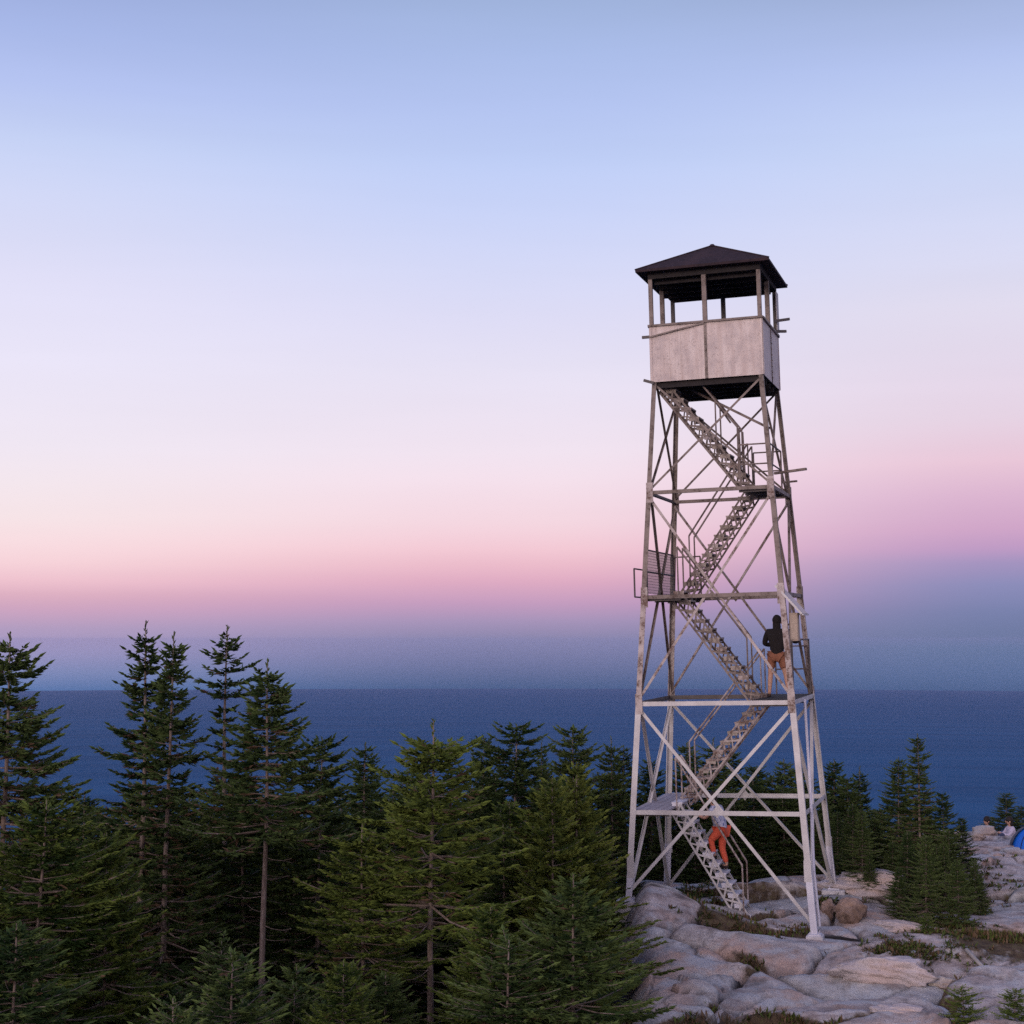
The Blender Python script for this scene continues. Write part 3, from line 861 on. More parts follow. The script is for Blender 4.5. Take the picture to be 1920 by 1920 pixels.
# tall trees on the left that stand against the sky
plant(K['bushy'], 20, 1188, 22, 'bushy dark spruce at the left edge with brown inner twigs', LW, wid=1.0, rot=.4)
plant(K['ragged'], 269, 1166, 27, 'ragged grey-green spruce, taller of the close pair with touching crowns', LW, wid=1.0, rot=1.0)
plant(K['ragged2'], 320, 1186, 26.2, 'ragged spruce, shorter of the close pair with touching crowns', LW, wid=.92, rot=2.2)
plant(K['tuft'], 429, 1174, 29, 'thin spruce with a tufted top above a long bare stem', LW, wid=1.0, rot=.7)
plant(K['bare_stem'], 502, 1240, 25, 'dark full spruce beside the tufted thin one, bare pale trunk below', LW, wid=1.0, rot=2.9)
plant(K['forest2'], 598, 1385, 28, 'low bushy spruce leaning on the right flank of the dark full spruce', LW, wid=.9)
plant(K['pale_bare'], 806, 1350, 24, 'yellow-green fir with thin leader and a bare trunk near the bottom', LW, 'fir_tree', wid=1.05, rot=.9)
plant(K['pale_bare'], 684, 1540, 24.5, 'short fir with a bare lower trunk left of the yellow-green fir', LW, 'fir_tree', wid=1.1, rot=4.0)
plant(K['forest1'], 683, 1393, 36, 'dark pointed spruce on the skyline right of the low bushy spruce', LW, wid=1.0)
plant(K['forest2'], 905, 1385, 36, 'blunt small spruce left of the broad dark one on the skyline', LW, wid=.7)
plant(K['forest2'], 962, 1360, 34, 'broad dark spruce with a thin spire midway between left woods and tower', LW, wid=1.15)
plant(K['spire'], 1015, 1390, 38, 'very narrow spruce spire just right of the broad dark spruce', LW, wid=.7)
plant(K['forest2'], 1078, 1366, 36, 'dark spruce with ragged pointed top above the pale twin firs', LW, wid=1.0)
plant(K['spire'], 1147, 1382, 37, 'half-dead narrow spruce with a pale stem left of the tower leg', LW, wid=1.0)
plant(K['forest1'], 1168, 1398, 39, 'dark spruce close behind the left front tower leg', LW, wid=.9)
plant(K['pale_young'], 1082, 1432, 29, 'bright yellow-green fir, taller of the twin firs beside the tower', LW, 'fir_tree', wid=.74, rot=.3)
plant(K['pale_young'], 1036, 1458, 28, 'bright yellow-green fir, shorter of the twin firs beside the tower', LW, 'fir_tree', wid=.8, rot=2.1)
plant(K['dark_fir'], 1072, 1640, 21.5, 'wide dark fir spreading over the rock edge at the bottom', LW, 'fir_tree', wid=1.1, rot=1.7)
plant(K['forest3'], 85, 1500, 20.5, 'mid-green fir in front of the bushy spruce at the left edge', LW, 'fir_tree', wid=1.1, rot=.2)
plant(K['forest3'], 205, 1560, 21.5, 'green fir with light drooping tips under the ragged pair', LW, 'fir_tree', wid=.85, rot=1.5)
plant(K['green_young'], 432, 1790, 19.5, 'small bright fir at the foot of the dark woods, bottom left', LW, 'fir_tree', wid=1.1)
plant(K['green_young'], 330, 1872, 18.5, 'lowest small green fir at the bottom edge of the picture', LW, 'fir_tree', wid=1.0)
plant(K['forest3'], 640, 1800, 20, 'low spreading fir below the short fir with bare lower trunk', LW, 'fir_tree', wid=1.0)
plant(K['forest3'], 925, 1700, 22, 'low spreading fir between yellow-green fir and wide dark fir', LW, 'fir_tree', wid=1.05)
plant(K['dark_fir'], 30, 1730, 18.5, 'dark low fir filling the bottom left corner', LW, 'fir_tree', wid=1.2)

BT = 'conifers behind the tower'
for px, py, d, k, w, lb in ((1222, 1420, 42, 'forest1', .9, 'dark spruce behind the left back tower leg'), (1290, 1392, 43, 'forest1', 1.0, 'taller dark spruce behind the stairs, left of the sea gap'),
                           (1336, 1385, 44, 'spire', 1.2, 'narrow spruce behind the second stair flight'), (1374, 1396, 45, 'spire', 1.0, 'thin spruce spire between crossed braces behind the tower'),
                           (1415, 1440, 43, 'forest2', 1.0, 'broad spruce behind the crossing of the pale braces'), (1471, 1424, 44, 'forest1', .9, 'spruce just left of the right front tower leg'),
                           (1503, 1442, 43, 'forest2', .9, 'spruce seen between the two right tower legs')):
    plant(K[k], px, py, d, lb, BT, wid=w * 1.2)

RW = 'conifers right of the tower'
for px, py, d, k, w, lb in ((1561, 1424, 43, 'forest1', .9, 'dark spruce touching the right back tower leg'), (1590, 1460, 42, 'forest2', .9, 'short rounded spruce right of the tower'),
                           (1612, 1438, 46, 'spire', .9, 'slim spruce standing alone at the sea gap right of the tower'), (1640, 1520, 41, 'forest2', .9, 'low spruce under the sea gap right of the tower'),
                           (1682, 1420, 38, 'forest1', .95, 'spruce left of the tallest one on the right'), (1723, 1376, 37.5, 'ragged2', .92, 'tallest spruce of the right-hand clump with a brown middle'),
                           (1768, 1488, 38, 'forest2', .85, 'spruce sloping down right of the tallest one'), (1803, 1535, 39, 'forest2', .8, 'low spruce near the tan boulder'),
                           (1700, 1560, 35.5, 'forest1', .95, 'green spruce in front of the tallest one on the right'), (1640, 1560, 38.5, 'forest2', .85, 'bushy spruce behind the rounded rock ridge'),
                           (1770, 1580, 35.5, 'dark_fir', .62, 'dark low fir at the grey slab edge, right'), (1590, 1565, 40.5, 'forest1', .95, 'spruce behind the foot of the right back leg'),
                           (1735, 1568, 33.8, 'forest2', .8, 'dark spruce with its skirt on the ground near the rounded rock ridge'), (1795, 1612, 33.4, 'dark_fir', .8, 'spreading dark fir at the end of the brown path'),
                           (1828, 1612, 34.6, 'forest2', .75, 'dark ragged spruce just left of the bare grey slab'), (1685, 1625, 34.8, 'dark_fir', .7, 'dark fir tucked behind the rounded rock ridge'), (1838, 1640, 35, 'dark_fir', .62, 'dark fir against the foot of the grey slab'),
                           (1885, 1488, 50, 'forest2', 1.7, 'scrubby spruce above the blue tent'), (1858, 1532, 53, 'forest2', 1.3, 'small spruce left of the scrubby one above the tent'),
                           (1916, 1512, 51, 'forest2', 1.6, 'scrubby spruce at the right picture edge behind the tent')):
    plant(K[k], px, py, d, lb, RW, wid=w * (1.22 if d < 50 else 1.0))
plant(K['sapling'], 1738, 1725, 32.5, 'small light fir at the end of the rounded rock ridge', RW, 'fir_tree', wid=1.2)
plant(K['sapling'], 1803, 1852, 26.5, 'bright little fir on bare rock at the bottom, left of two', 'little firs on the rock', 'fir_tree', wid=1.15)
plant(K['sapling'], 1902, 1855, 26.3, 'bright little fir on bare rock in the bottom right corner', 'little firs on the rock', 'fir_tree', wid=1.15)

# the crowd of the woods behind them, alike to the eye
def crowd(n, x0, x1, d0, d1, y0, y1, label, group, kinds, seed):
    r = random.Random(seed)
    for i in range(n):
        t = (i + r.random()) / n
        d = d0 + (d1 - d0) * r.random()
        k = r.choice(kinds)
        plant(K[k], x0 + (x1 - x0) * t, y0 + (y1 - y0) * r.random() + 10, d, label, group, wid=r.uniform(.95, 1.3))
crowd(34, 20, 650, 28, 38, 1450, 1560, 'dark spruce crowded in the shaded woods behind the tall left trees', 'woods behind the tall left trees', ['forest1', 'forest2', 'forest3', 'ragged2'], 3)
crowd(19, 620, 1110, 29, 35, 1452, 1580, 'dark spruce in the thick of the woods between yellow-green fir and tower', 'woods between fir and tower', ['forest1', 'forest2', 'forest3'], 4)
crowd(16, 620, 1160, 37, 43, 1428, 1475, 'small dark spruce in the far row against the sea, left of the tower', 'far row of spruces left of the tower', ['forest1', 'forest2', 'spire'], 5)
crowd(22, 1195, 1580, 40.5, 44, 1440, 1550, 'dark low spruce in the thicket behind the tower base', 'thicket behind the tower base', ['forest1', 'forest2'], 6)
crowd(11, 10, 1000, 20.5, 24, 1740, 1860, 'young dark fir in the understory at the bottom of the woods', 'young firs in the understory', ['dark_fir', 'forest3', 'green_young'], 8)
crowd(24, 1565, 1780, 36, 42, 1490, 1600, 'dark low spruce in the thicket between tower and grey slab', 'thicket between tower and grey slab', ['forest1', 'forest2'], 9)

# ------------------------------------------------------------------ boulders
def boulder(name, px, py, dist, sx, sy, sz, mat, label, seed, sink=.3, rz=0.0, group=None):
    p = at(px, py, dist); r = random.Random(seed)
    bm = bmesh.new(); bmesh.ops.create_icosphere(bm, subdivisions=5, radius=1.0)
    offs = [(Vector((r.gauss(0, 1), r.gauss(0, 1), r.gauss(0, 1))).normalized(), r.uniform(.62, .95)) for _ in range(13)]
    for v in bm.verts:
        d = v.co.normalized(); k = 1.0
        for n, c in offs:
            t = d.dot(n)
            if t > c * .8: k = min(k, c / max(t, .2))
        nse = float(fbm(np.array([d.x * 2 + seed + d.z * .7]), np.array([d.y * 2 + d.z * 3]), 1.2, 5, seed)[0]); k *= 1 + .55 * nse
        v.co = Vector((d.x * k * sx, d.y * k * sy, d.z * k * sz))
    me = bpy.data.meshes.new(name); bm.to_mesh(me); bm.free()
    for q in me.polygons: q.use_smooth = True
    me.materials.append(mat)
    o = link(name, me); g = gz(p.x, p.y)
    o.location = (p.x, p.y, g + sz * (1 - 2 * sink) * .5 + 0.0); o.rotation_euler = (0, 0, rz)
    return tag(o, label, 'boulder', group)
boulder('boulder', 1597, 1718, 34.4, .36, .34, .36, RUSTY, 'round orange-brown boulder behind the nearest tower foot', 2, .22)
boulder('boulder', 1552, 1712, 34.9, .16, .2, .24, RUSTY, 'small reddish stone against the white tower foot', 3, .3)
boulder('boulder', 1846, 1572, 46.0, .42, .4, .30, TAN, 'tan boulder on the right beside the seated people', 5, .1)
boulder('boulder', 1835, 1575, 45.2, .22, .3, .20, TAN, 'small tan stone in front of the tan boulder', 15, .1)
boulder('boulder', 152, 1462, 36, .62, .8, 1.9, GRANITE, 'pale rock ledge showing in the gap between left trees', 6, .1)
boulder('boulder', 1630, 1685, 36.8, 1.25, .8, .34, GRANITE, 'long rounded granite hump right of the tower', 7, .35, -.35)
boulder('boulder', 1700, 1735, 33.6, .8, .28, .22, GRANITE, 'narrow granite rib sloping down from the rounded hump', 8, .3, -.55)
boulder('boulder', 1655, 1832, 29.3, .95, .42, .34, GRANITE, 'grey whaleback rock below the small shrub', 9, .30, -.28)
boulder('boulder', 1690, 1900, 26.6, .50, .25, .16, GRANITE, 'pale pink stone at the bottom left of the little firs', 10, .25, -.2)
boulder('boulder', 985, 1760, 23.2, .2, .2, .8, GRANITE, 'pale stone glimpsed between firs left of the wide dark fir', 12, .1)
boulder('boulder', 1770, 1800, 29.2, .30, .25, .16, TAN, 'small tan stone beside the worn path', 14, .25)

# fallen branch by the path
fb = MB(); pts = []
for i, (px, py, d) in enumerate(((1812, 1772, 31.0), (1850, 1788, 30.4), (1890, 1798, 30.0), (1935, 1806, 29.7))):
    p = at(px, py, d); pts.append((p.x, p.y, gz(p.x, p.y) + .03))
fb.tube(pts, [.045, .04, .03, .02], 7); tag(fb.build('fallen_branch', mat_plain('bleached_wood', (.42, .38, .34), .9), smooth=True), 'bleached fallen branch lying along the brown path', 'branch')

# ------------------------------------------------------------------ low growth in cracks and hollows (stuff)
def scatter(name, pts, size, mat, label, seed, upright=.6, tint=(.2, .9), dead=.2, per=9):
    r = np.random.RandomState(seed); n = len(pts) * per
    P = np.repeat(pts, per, 0) + np.c_[r.normal(0, .05, (n, 2)), np.zeros(n)]
    a = r.uniform(0, 6.283, n); el = np.arctan2(upright, 1) + r.normal(0, .35, n)
    D = np.c_[np.cos(a) * np.cos(el), np.sin(a) * np.cos(el), np.abs(np.sin(el))]
    S = np.cross(D, np.c_[np.zeros((n, 2)), np.ones(n)]); S /= np.linalg.norm(S, axis=1)[:, None] + 1e-6
    L = size * r.uniform(.5, 1.4, n)[:, None]; W = L * .16
    V = np.stack([P - D * .02, P + D * L * .45 + S * W, P + D * L, P + D * L * .45 - S * W], 1).reshape(-1, 3)
    t = np.repeat(r.uniform(*tint, n), 4); dd = np.repeat((r.rand(n) < dead).astype(float), 4)
    me = np_mesh(name, V, np.arange(n * 4).reshape(-1, 4), [mat], {'tint': t, 'dead': dd})
    return tag(link(name, me), label, name.replace('_', ' '), kind='stuff')
r_ = np.random.RandomState(5)
cx = r_.uniform(1.6, 14, 40000); cy = r_.uniform(24, 46, 40000)
cz, cv, cf, _c, _t = ground(cx, cy, True)
nn = fbm(cx, cy, .8, 3, 77)
sel = (cf < .7) & (cv > .66) & (nn > .0)
pp = np.c_[cx, cy, cz][sel][:3600]
scatter('grass', pp, .12, SHRUB, 'short dry grass in the rock cracks', 1, 1.3, (.15, .8), .55)
def patch(px, py, d, rx, ry, n, seed):
    r = np.random.RandomState(seed); p = at(px, py, d)
    x = p.x + r.normal(0, rx, n); y = p.y + r.normal(0, ry, n)
    return np.c_[x, y, ground(x, y)]
pats = [patch(1365, 1752, 32.6, .5, .22, 60, 1), patch(1690, 1782, 31.3, .22, .2, 120, 2), patch(1640, 1700, 37.0, .5, .4, 80, 3), patch(1550, 1692, 35.6, .12, .12, 50, 4), patch(1300, 1690, 38.0, .35, .3, 90, 5),
        patch(1770, 1745, 33.0, .5, .5, 200, 6), patch(1720, 1772, 31.2, .5, .3, 120, 8), patch(1780, 1620, 40, 1.0, 2.0, 300, 10)]
scatter('ground_cover', np.concatenate(pats), .10, SHRUB, 'low shrubs and ground cover on the soil between rocks', 2, .5, (.1, .8), .40, 16)
fx = r_.uniform(-12, 2.2, 9000); fy = r_.uniform(17, 40, 9000); fz, fv, ff, _c, _t = ground(fx, fy, True)
s_ = (ff > .8) & (fbm(fx, fy, .5, 3, 51) > -.05)
scatter('undergrowth', np.c_[fx, fy, fz][s_][:3200], .28, SHRUB, 'dark undergrowth on the forest floor', 3, .7, (.0, .55), .3, 8)

# ------------------------------------------------------------------ people
def skin_mesh(name, V, E, root, mat, parent, sub=2):
    """V: name -> (pos, radius); E: pairs of names; one continuous skinned surface"""
    names = list(V); idx = {n: i for i, n in enumerate(names)}
    me = bpy.data.meshes.new(name)
    me.from_pydata([V[n][0] for n in names], [(idx[a], idx[b_]) for a, b_ in E], [])
    o = bpy.data.objects.new(name, me); COL.objects.link(o)
    sk = o.modifiers.new('skin', 'SKIN'); sk.use_smooth_shade = True
    ss = o.modifiers.new('sub', 'SUBSURF'); ss.levels = sub; ss.render_levels = sub
    if not me.skin_vertices: 
        bm = bmesh.new(); bm.from_mesh(me); bm.verts.layers.skin.verify(); bm.to_mesh(me); bm.free()
    for n in names:
        s = me.skin_vertices[0].data[idx[n]]; rr = V[n][1]
        s.radius = (rr, rr) if isinstance(rr, (int, float)) else rr
        s.use_root = (n == root)
    dg = bpy.context.evaluated_depsgraph_get(); dg.update()
    m2 = bpy.data.meshes.new_from_object(o.evaluated_get(dg))
    bpy.data.objects.remove(o)
    m2.materials.clear(); m2.materials.append(mat)
    for p in m2.polygons: p.use_smooth = True
    r = link(name, m2, parent)
    return r

def person(loc, rz, J, label, shirt, pants, hair, sleeves='long', legs='long', scale=1.0, group=None, hairlen=.10, look=(0, 1, 0)):
    """J: joint positions of the pose (facing +Y, feet at z = 0)"""
    root = empty('person', loc, rz); root.scale = (scale,) * 3; tag(root, label, 'person', group)
    J = {k: Vector(v) for k, v in J.items()}
    lk = Vector(look).normalized()
    V = {'pelvis': (J['pelvis'], .125), 'waist': (J['pelvis'].lerp(J['chest'], .5), .105), 'chest': (J['chest'], .112), 'neck0': (J['neck'], .058), 'neck1': (J['neck'].lerp(J['head'], .5), .054),
         'jaw': (J['head'] + Vector((0, 0, -.045)) + lk * .015, .068), 'skull': (J['head'] + Vector((0, 0, .04)), .092), 'crown': (J['head'] + Vector((0, 0, .105)) - lk * .01, .060)}
    E = [('pelvis', 'waist'), ('waist', 'chest'), ('chest', 'neck0'), ('neck0', 'neck1'), ('neck1', 'jaw'), ('jaw', 'skull'), ('skull', 'crown')]
    SH, SE, PA, PE = {}, [], {}, []
    for s in 'LR':
        a, b_, c, d = J['sho' + s], J['elb' + s], J['wri' + s], J['han' + s]
        V.update({'sho' + s: (a, .062), 'elb' + s: (b_, .042), 'fore' + s: (b_.lerp(c, .35), .040), 'wri' + s: (c, .028), 'palm' + s: (c.lerp(d, .55), (.040, .022))})
        E += [('chest', 'sho' + s), ('sho' + s, 'elb' + s), ('elb' + s, 'fore' + s), ('fore' + s, 'wri' + s), ('wri' + s, 'palm' + s)]
        hd = (d - c).normalized(); across = hd.cross(Vector((0, 0, 1)))
        across = across.normalized() if across.length > .2 else Vector((1, 0, 0))
        curl = across.cross(hd).normalized() * -1
        pm = c.lerp(d, .55)
        for k, (o_, l_) in enumerate(((-.030, .062), (-.010, .074), (.010, .070), (.030, .055))):
            p0 = pm + across * o_ + hd * .042; p1 = p0 + hd * l_ * .55 + curl * .006; p2 = p1 + hd * l_ * .45 + curl * .022
            for q, (pt, rd) in enumerate(((p0, .0095), (p1, .0088), (p2, .0075))): V['f%d%d%s' % (k, q, s)] = (pt, rd)
            E += [('palm' + s, 'f%d0%s' % (k, s)), ('f%d0%s' % (k, s), 'f%d1%s' % (k, s)), ('f%d1%s' % (k, s), 'f%d2%s' % (k, s))]
        t0 = pm - hd * .01 + across * (.045 if s == 'L' else -.045); t1 = t0 + hd * .038 + across * (.018 if s == 'L' else -.018)
        V['t0' + s] = (t0, .0105); V['t1' + s] = (t1, .0085); E += [('palm' + s, 't0' + s), ('t0' + s, 't1' + s)]
        h, k_, an, to = J['hip' + s], J['kne' + s], J['ank' + s], J['toe' + s]
        V.update({'hip' + s: (h, .092), 'thigh' + s: (h.lerp(k_, .35), .080), 'kne' + s: (k_, .056), 'calf' + s: (k_.lerp(an, .3), .056), 'ank' + s: (an, .037), 'toe' + s: (to, .034)})
        E += [('pelvis', 'hip' + s), ('hip' + s, 'thigh' + s), ('thigh' + s, 'kne' + s), ('kne' + s, 'calf' + s), ('calf' + s, 'ank' + s), ('ank' + s, 'toe' + s)]
    body = skin_mesh('body', V, E, 'pelvis', SKIN, root)
    # face: nose, ears and eyes grown into the same mesh
    bm = bmesh.new(); bm.from_mesh(body.data)
    side = lk.cross(Vector((0, 0, 1))).normalized(); H = J['head']
    for c, sz in ((H + lk * .098 + Vector((0, 0, .005)), (.014, .022, .024)), (H + side * .088, (.012, .024, .034)), (H - side * .088, (.012, .024, .034)), (H + lk * .088 + Vector((0, 0, -.042)), (.026, .012, .010))):
        M = Matrix.Translation(c) @ Matrix((side, lk, Vector((0, 0, 1)))).transposed().to_4x4() @ Matrix.Diagonal((*sz, 1))
        bmesh.ops.create_icosphere(bm, subdivisions=2, radius=1.0, matrix=M)
    bm.to_mesh(body.data); bm.free()
    body.data.materials.append(HAIR_DARK)
    bm = bmesh.new(); bm.from_mesh(body.data); n0 = len(bm.faces)
    for sgn in (-1, 1): bmesh.ops.create_icosphere(bm, subdivisions=2, radius=.010, matrix=Matrix.Translation(H + lk * .086 + side * sgn * .032 + Vector((0, 0, .028))))
    bm.faces.ensure_lookup_table()
    for f in bm.faces[n0:]: f.material_index = 1
    for f in bm.faces: f.smooth = True
    bm.to_mesh(body.data); bm.free()
    # clothes
    S = {'p': (J['pelvis'] + Vector((0, 0, -.06)), .160), 'w': (J['pelvis'].lerp(J['chest'], .5), .150), 'c': (J['chest'], .168), 'n': (J['neck'] + (J['chest'] - J['neck']) * .15, .088)}
    SE = [('p', 'w'), ('w', 'c'), ('c', 'n')]
    for s in 'LR':
        S['s' + s] = (J['sho' + s], .080); S['e' + s] = (J['elb' + s] if sleeves == 'long' else J['sho' + s].lerp(J['elb' + s], .7), .060)
        SE += [('c', 's' + s), ('s' + s, 'e' + s)]
        if sleeves == 'long': S['v' + s] = (J['elb' + s].lerp(J['wri' + s], .92), .044); SE.append(('e' + s, 'v' + s))
    skin_mesh('shirt', S, SE, 'w', shirt, root)
    S = {'p': (J['pelvis'], (.150, .135))}; SE = []
    for s in 'LR':
        S['h' + s] = (J['hip' + s] + Vector((0, 0, -.01)), .112); S['t' + s] = (J['hip' + s].lerp(J['kne' + s], .45), .100)
        SE += [('p', 'h' + s), ('h' + s, 't' + s)]
        if legs == 'long':
            S['k' + s] = (J['kne' + s], .078); S['a' + s] = (J['kne' + s].lerp(J['ank' + s], .88), .060); SE += [('t' + s, 'k' + s), ('k' + s, 'a' + s)]
        else:
            S['k' + s] = (J['hip' + s].lerp(J['kne' + s], .72), .094); SE += [('t' + s, 'k' + s)]
    skin_mesh('trousers' if legs == 'long' else 'shorts', S, SE, 'p', pants, root)
    for s in 'LR':
        S = {'h': (J['ank' + s] + Vector((0, 0, -.045)) - (J['toe' + s] - J['ank' + s]).normalized() * .03, .046), 'm': (J['ank' + s].lerp(J['toe' + s], .55) + Vector((0, 0, -.015)), .046), 't': (J['toe' + s], .036)}
        skin_mesh('shoe', S, [('h', 'm'), ('m', 't')], 'm', SHOE_DARK, root)
    bm = bmesh.new()
    back = .05 + hairlen
    for c, sz in ((H + Vector((0, 0, .050)) - lk * .022, (.100, .108, .118)), (H + Vector((0, 0, .02 - back * .5)) - lk * .055, (.088 if hairlen > .12 else .07, .062, .05 + back * .62))):
        bmesh.ops.create_icosphere(bm, subdivisions=3, radius=1.0, matrix=Matrix.Translation(c) @ Matrix((side, lk, Vector((0, 0, 1)))).transposed().to_4x4() @ Matrix.Diagonal((*sz, 1)))
    for v in bm.verts: v.co += Vector((math.sin(v.co.z * 60) * .003, math.sin(v.co.x * 70) * .003, 0))
    for f in bm.faces: f.smooth = True
    hm = bpy.data.meshes.new('hair'); bm.to_mesh(hm); bm.free(); hm.materials.append(hair); link('hair', hm, root)
    return root

# on the second landing: facing away, leaning to the right, hand on the rail
p1 = TM @ Vector((1.13, -.30, LV + .055))
person(p1, -.35, dict(pelvis=(0.02, 0, .93), chest=(.01, .05, 1.27), neck=(.01, .08, 1.45), head=(.01, .11, 1.59), hipL=(-.09, 0, .88), hipR=(.11, 0, .88), kneL=(-.13, .03, .48), kneR=(.20, .02, .48),
                      ankL=(-.15, -.02, .08), ankR=(.27, -.03, .08), toeL=(-.18, .14, .04), toeR=(.31, .13, .04), shoL=(-.18, .04, 1.39), shoR=(.20, .06, 1.38), elbL=(-.27, .10, 1.13), elbR=(.38, .16, 1.18),
                      wriL=(-.12, .30, 1.10), wriR=(.42, .42, 1.21), hanL=(-.04, .36, 1.12), hanR=(.44, .52, 1.24)),
       'person in black hooded top and rust shorts standing on the second tower landing', BLACK_KNIT, RUST_CLOTH, BLACK_KNIT, 'long', 'short', 1.03, hairlen=.17)
# on the lowest flight: climbing up to the left
p2 = TM @ Vector((-.12, -.69, -1.33))
person(p2, math.pi / 2 + TH - .25, dict(pelvis=(0, .02, .90), chest=(0, .14, 1.22), neck=(0, .20, 1.39), head=(0, .25, 1.52), hipL=(-.09, .02, .86), hipR=(.09, .02, .86), kneL=(-.10, .24, .62), kneR=(.10, .06, .45),
                      ankL=(-.10, .15, .30), ankR=(.10, -.06, .08), toeL=(-.10, .31, .25), toeR=(.10, .11, .04), shoL=(-.18, .14, 1.33), shoR=(.18, .14, 1.33), elbL=(-.26, .30, 1.12), elbR=(.26, .26, 1.10),
                      wriL=(-.27, .50, 1.20), wriR=(.27, .46, 1.16), hanL=(-.27, .60, 1.24), hanR=(.27, .56, 1.20)),
       'person in pale printed shirt and orange-red trousers climbing the lowest stair flight', PRINT, ORANGE_CLOTH, HAIR_DARK, 'short', 'long', .98, hairlen=.05)
SIT = dict(pelvis=(0, 0, .13), chest=(0, .03, .47), neck=(0, .05, .64), head=(0, .08, .77), hipL=(-.09, .03, .12), hipR=(.09, .03, .12), kneL=(-.17, .36, .42), kneR=(.17, .36, .42),
           ankL=(-.12, .62, .09), ankR=(.12, .62, .09), toeL=(-.13, .78, .05), toeR=(.13, .78, .05), shoL=(-.18, .03, .58), shoR=(.18, .03, .58), elbL=(-.25, .18, .36), elbR=(.25, .18, .36),
           wriL=(-.12, .36, .44), wriR=(.12, .36, .44), hanL=(-.04, .42, .44), hanR=(.04, .42, .44))
q = at(1853, 1560, 49.2); person((q.x, q.y, gz(q.x, q.y) - .12), 2.2, SIT, 'seated person in pale blue top behind the tan boulder', PALE_BLUE, JEAN, HAIR_DARK, group='people sitting by the tent')
q = at(1897, 1560, 48.5); person((q.x, q.y, gz(q.x, q.y) - .28), 1.6, SIT, 'seated person in lilac top beside the blue tent', LILAC, JEAN, HAIR_DARK, group='people sitting by the tent')

# ------------------------------------------------------------------ tent
q = at(1956, 1612, 43.5); tz = gz(q.x, q.y)
tent = empty('dome_tent', (q.x, q.y, tz - .30), -.2); tag(tent, 'bright blue dome tent with a navy side panel at the right picture edge', 'tent'); tent.scale = (.88, .88, .80)
def tent_shell(a0, a1, mat, name, grow=0.0):
    m = MB(); rows = 9; cols = 7
    vs = []
    for j in range(rows):
        e = (j / (rows - 1)) * math.pi / 2
        for i in range(cols):
            a = a0 + (a1 - a0) * i / (cols - 1)
            k = 1 - .05 * math.sin(math.pi * i / (cols - 1))
            vs.append(((1.05 + grow) * math.cos(a) * math.cos(e) ** .8 * k, (.95 + grow) * math.sin(a) * math.cos(e) ** .8 * k, (1.02 + grow) * math.sin(e) ** .9))
    fs = [(j * cols + i, j * cols + i + 1, (j + 1) * cols + i + 1, (j + 1) * cols + i) for j in range(rows - 1) for i in range(cols - 1)]
    m.add(vs, fs); return m.build(name, mat, tent, smooth=True)
for k in range(4):
    a0 = math.pi * .25 + k * math.pi / 2
    tent_shell(a0, a0 + math.pi / 2, TENT_BLUE, 'fly_panel')
tent_shell(math.pi * .80, math.pi * 1.12, TENT_NAVY, 'side_panel', .03)
pm = MB()
for k in range(2):
    a = math.pi * .25 + k * math.pi / 2; pts = []
    for j in range(13):
        e = j / 12 * math.pi; c = math.cos(e); pts.append((1.07 * math.cos(a) * math.copysign(abs(c) ** .8, c), .97 * math.sin(a) * math.copysign(abs(c) ** .8, c), 1.03 * max(0, math.sin(e)) ** .9 + .004))
    pm.tube(pts, .014, 6)
pm.build('pole', TENT_NAVY, tent)

# ------------------------------------------------------------------ sky and light
w = bpy.data.worlds.new('World'); sc.world = w; w.use_nodes = True
t = w.node_tree; N = t.nodes; LK = t.links
bg = N['Background']
tc = N.new('ShaderNodeTexCoord'); sep = N.new('ShaderNodeSeparateXYZ'); LK.new(tc.outputs['Generated'], sep.inputs[0])
def wm(op, a, b=0.0, clamp=False):
    x = N.new('ShaderNodeMath'); x.operation = op; x.use_clamp = clamp
    for s, v in ((x.inputs[0], a), (x.inputs[1], b)):
        if hasattr(v, 'is_linked'): LK.new(v, s)
        else: s.default_value = v
    return x.outputs[0]
hx = wm('SQRT', wm('ADD', wm('ADD', wm('MULTIPLY', sep.outputs[0], sep.outputs[0]), wm('MULTIPLY', sep.outputs[1], sep.outputs[1])), 1e-6))
ta = wm('DIVIDE', sep.outputs[0], hx)
ta = wm('MINIMUM', wm('MAXIMUM', ta, -.45), .5)
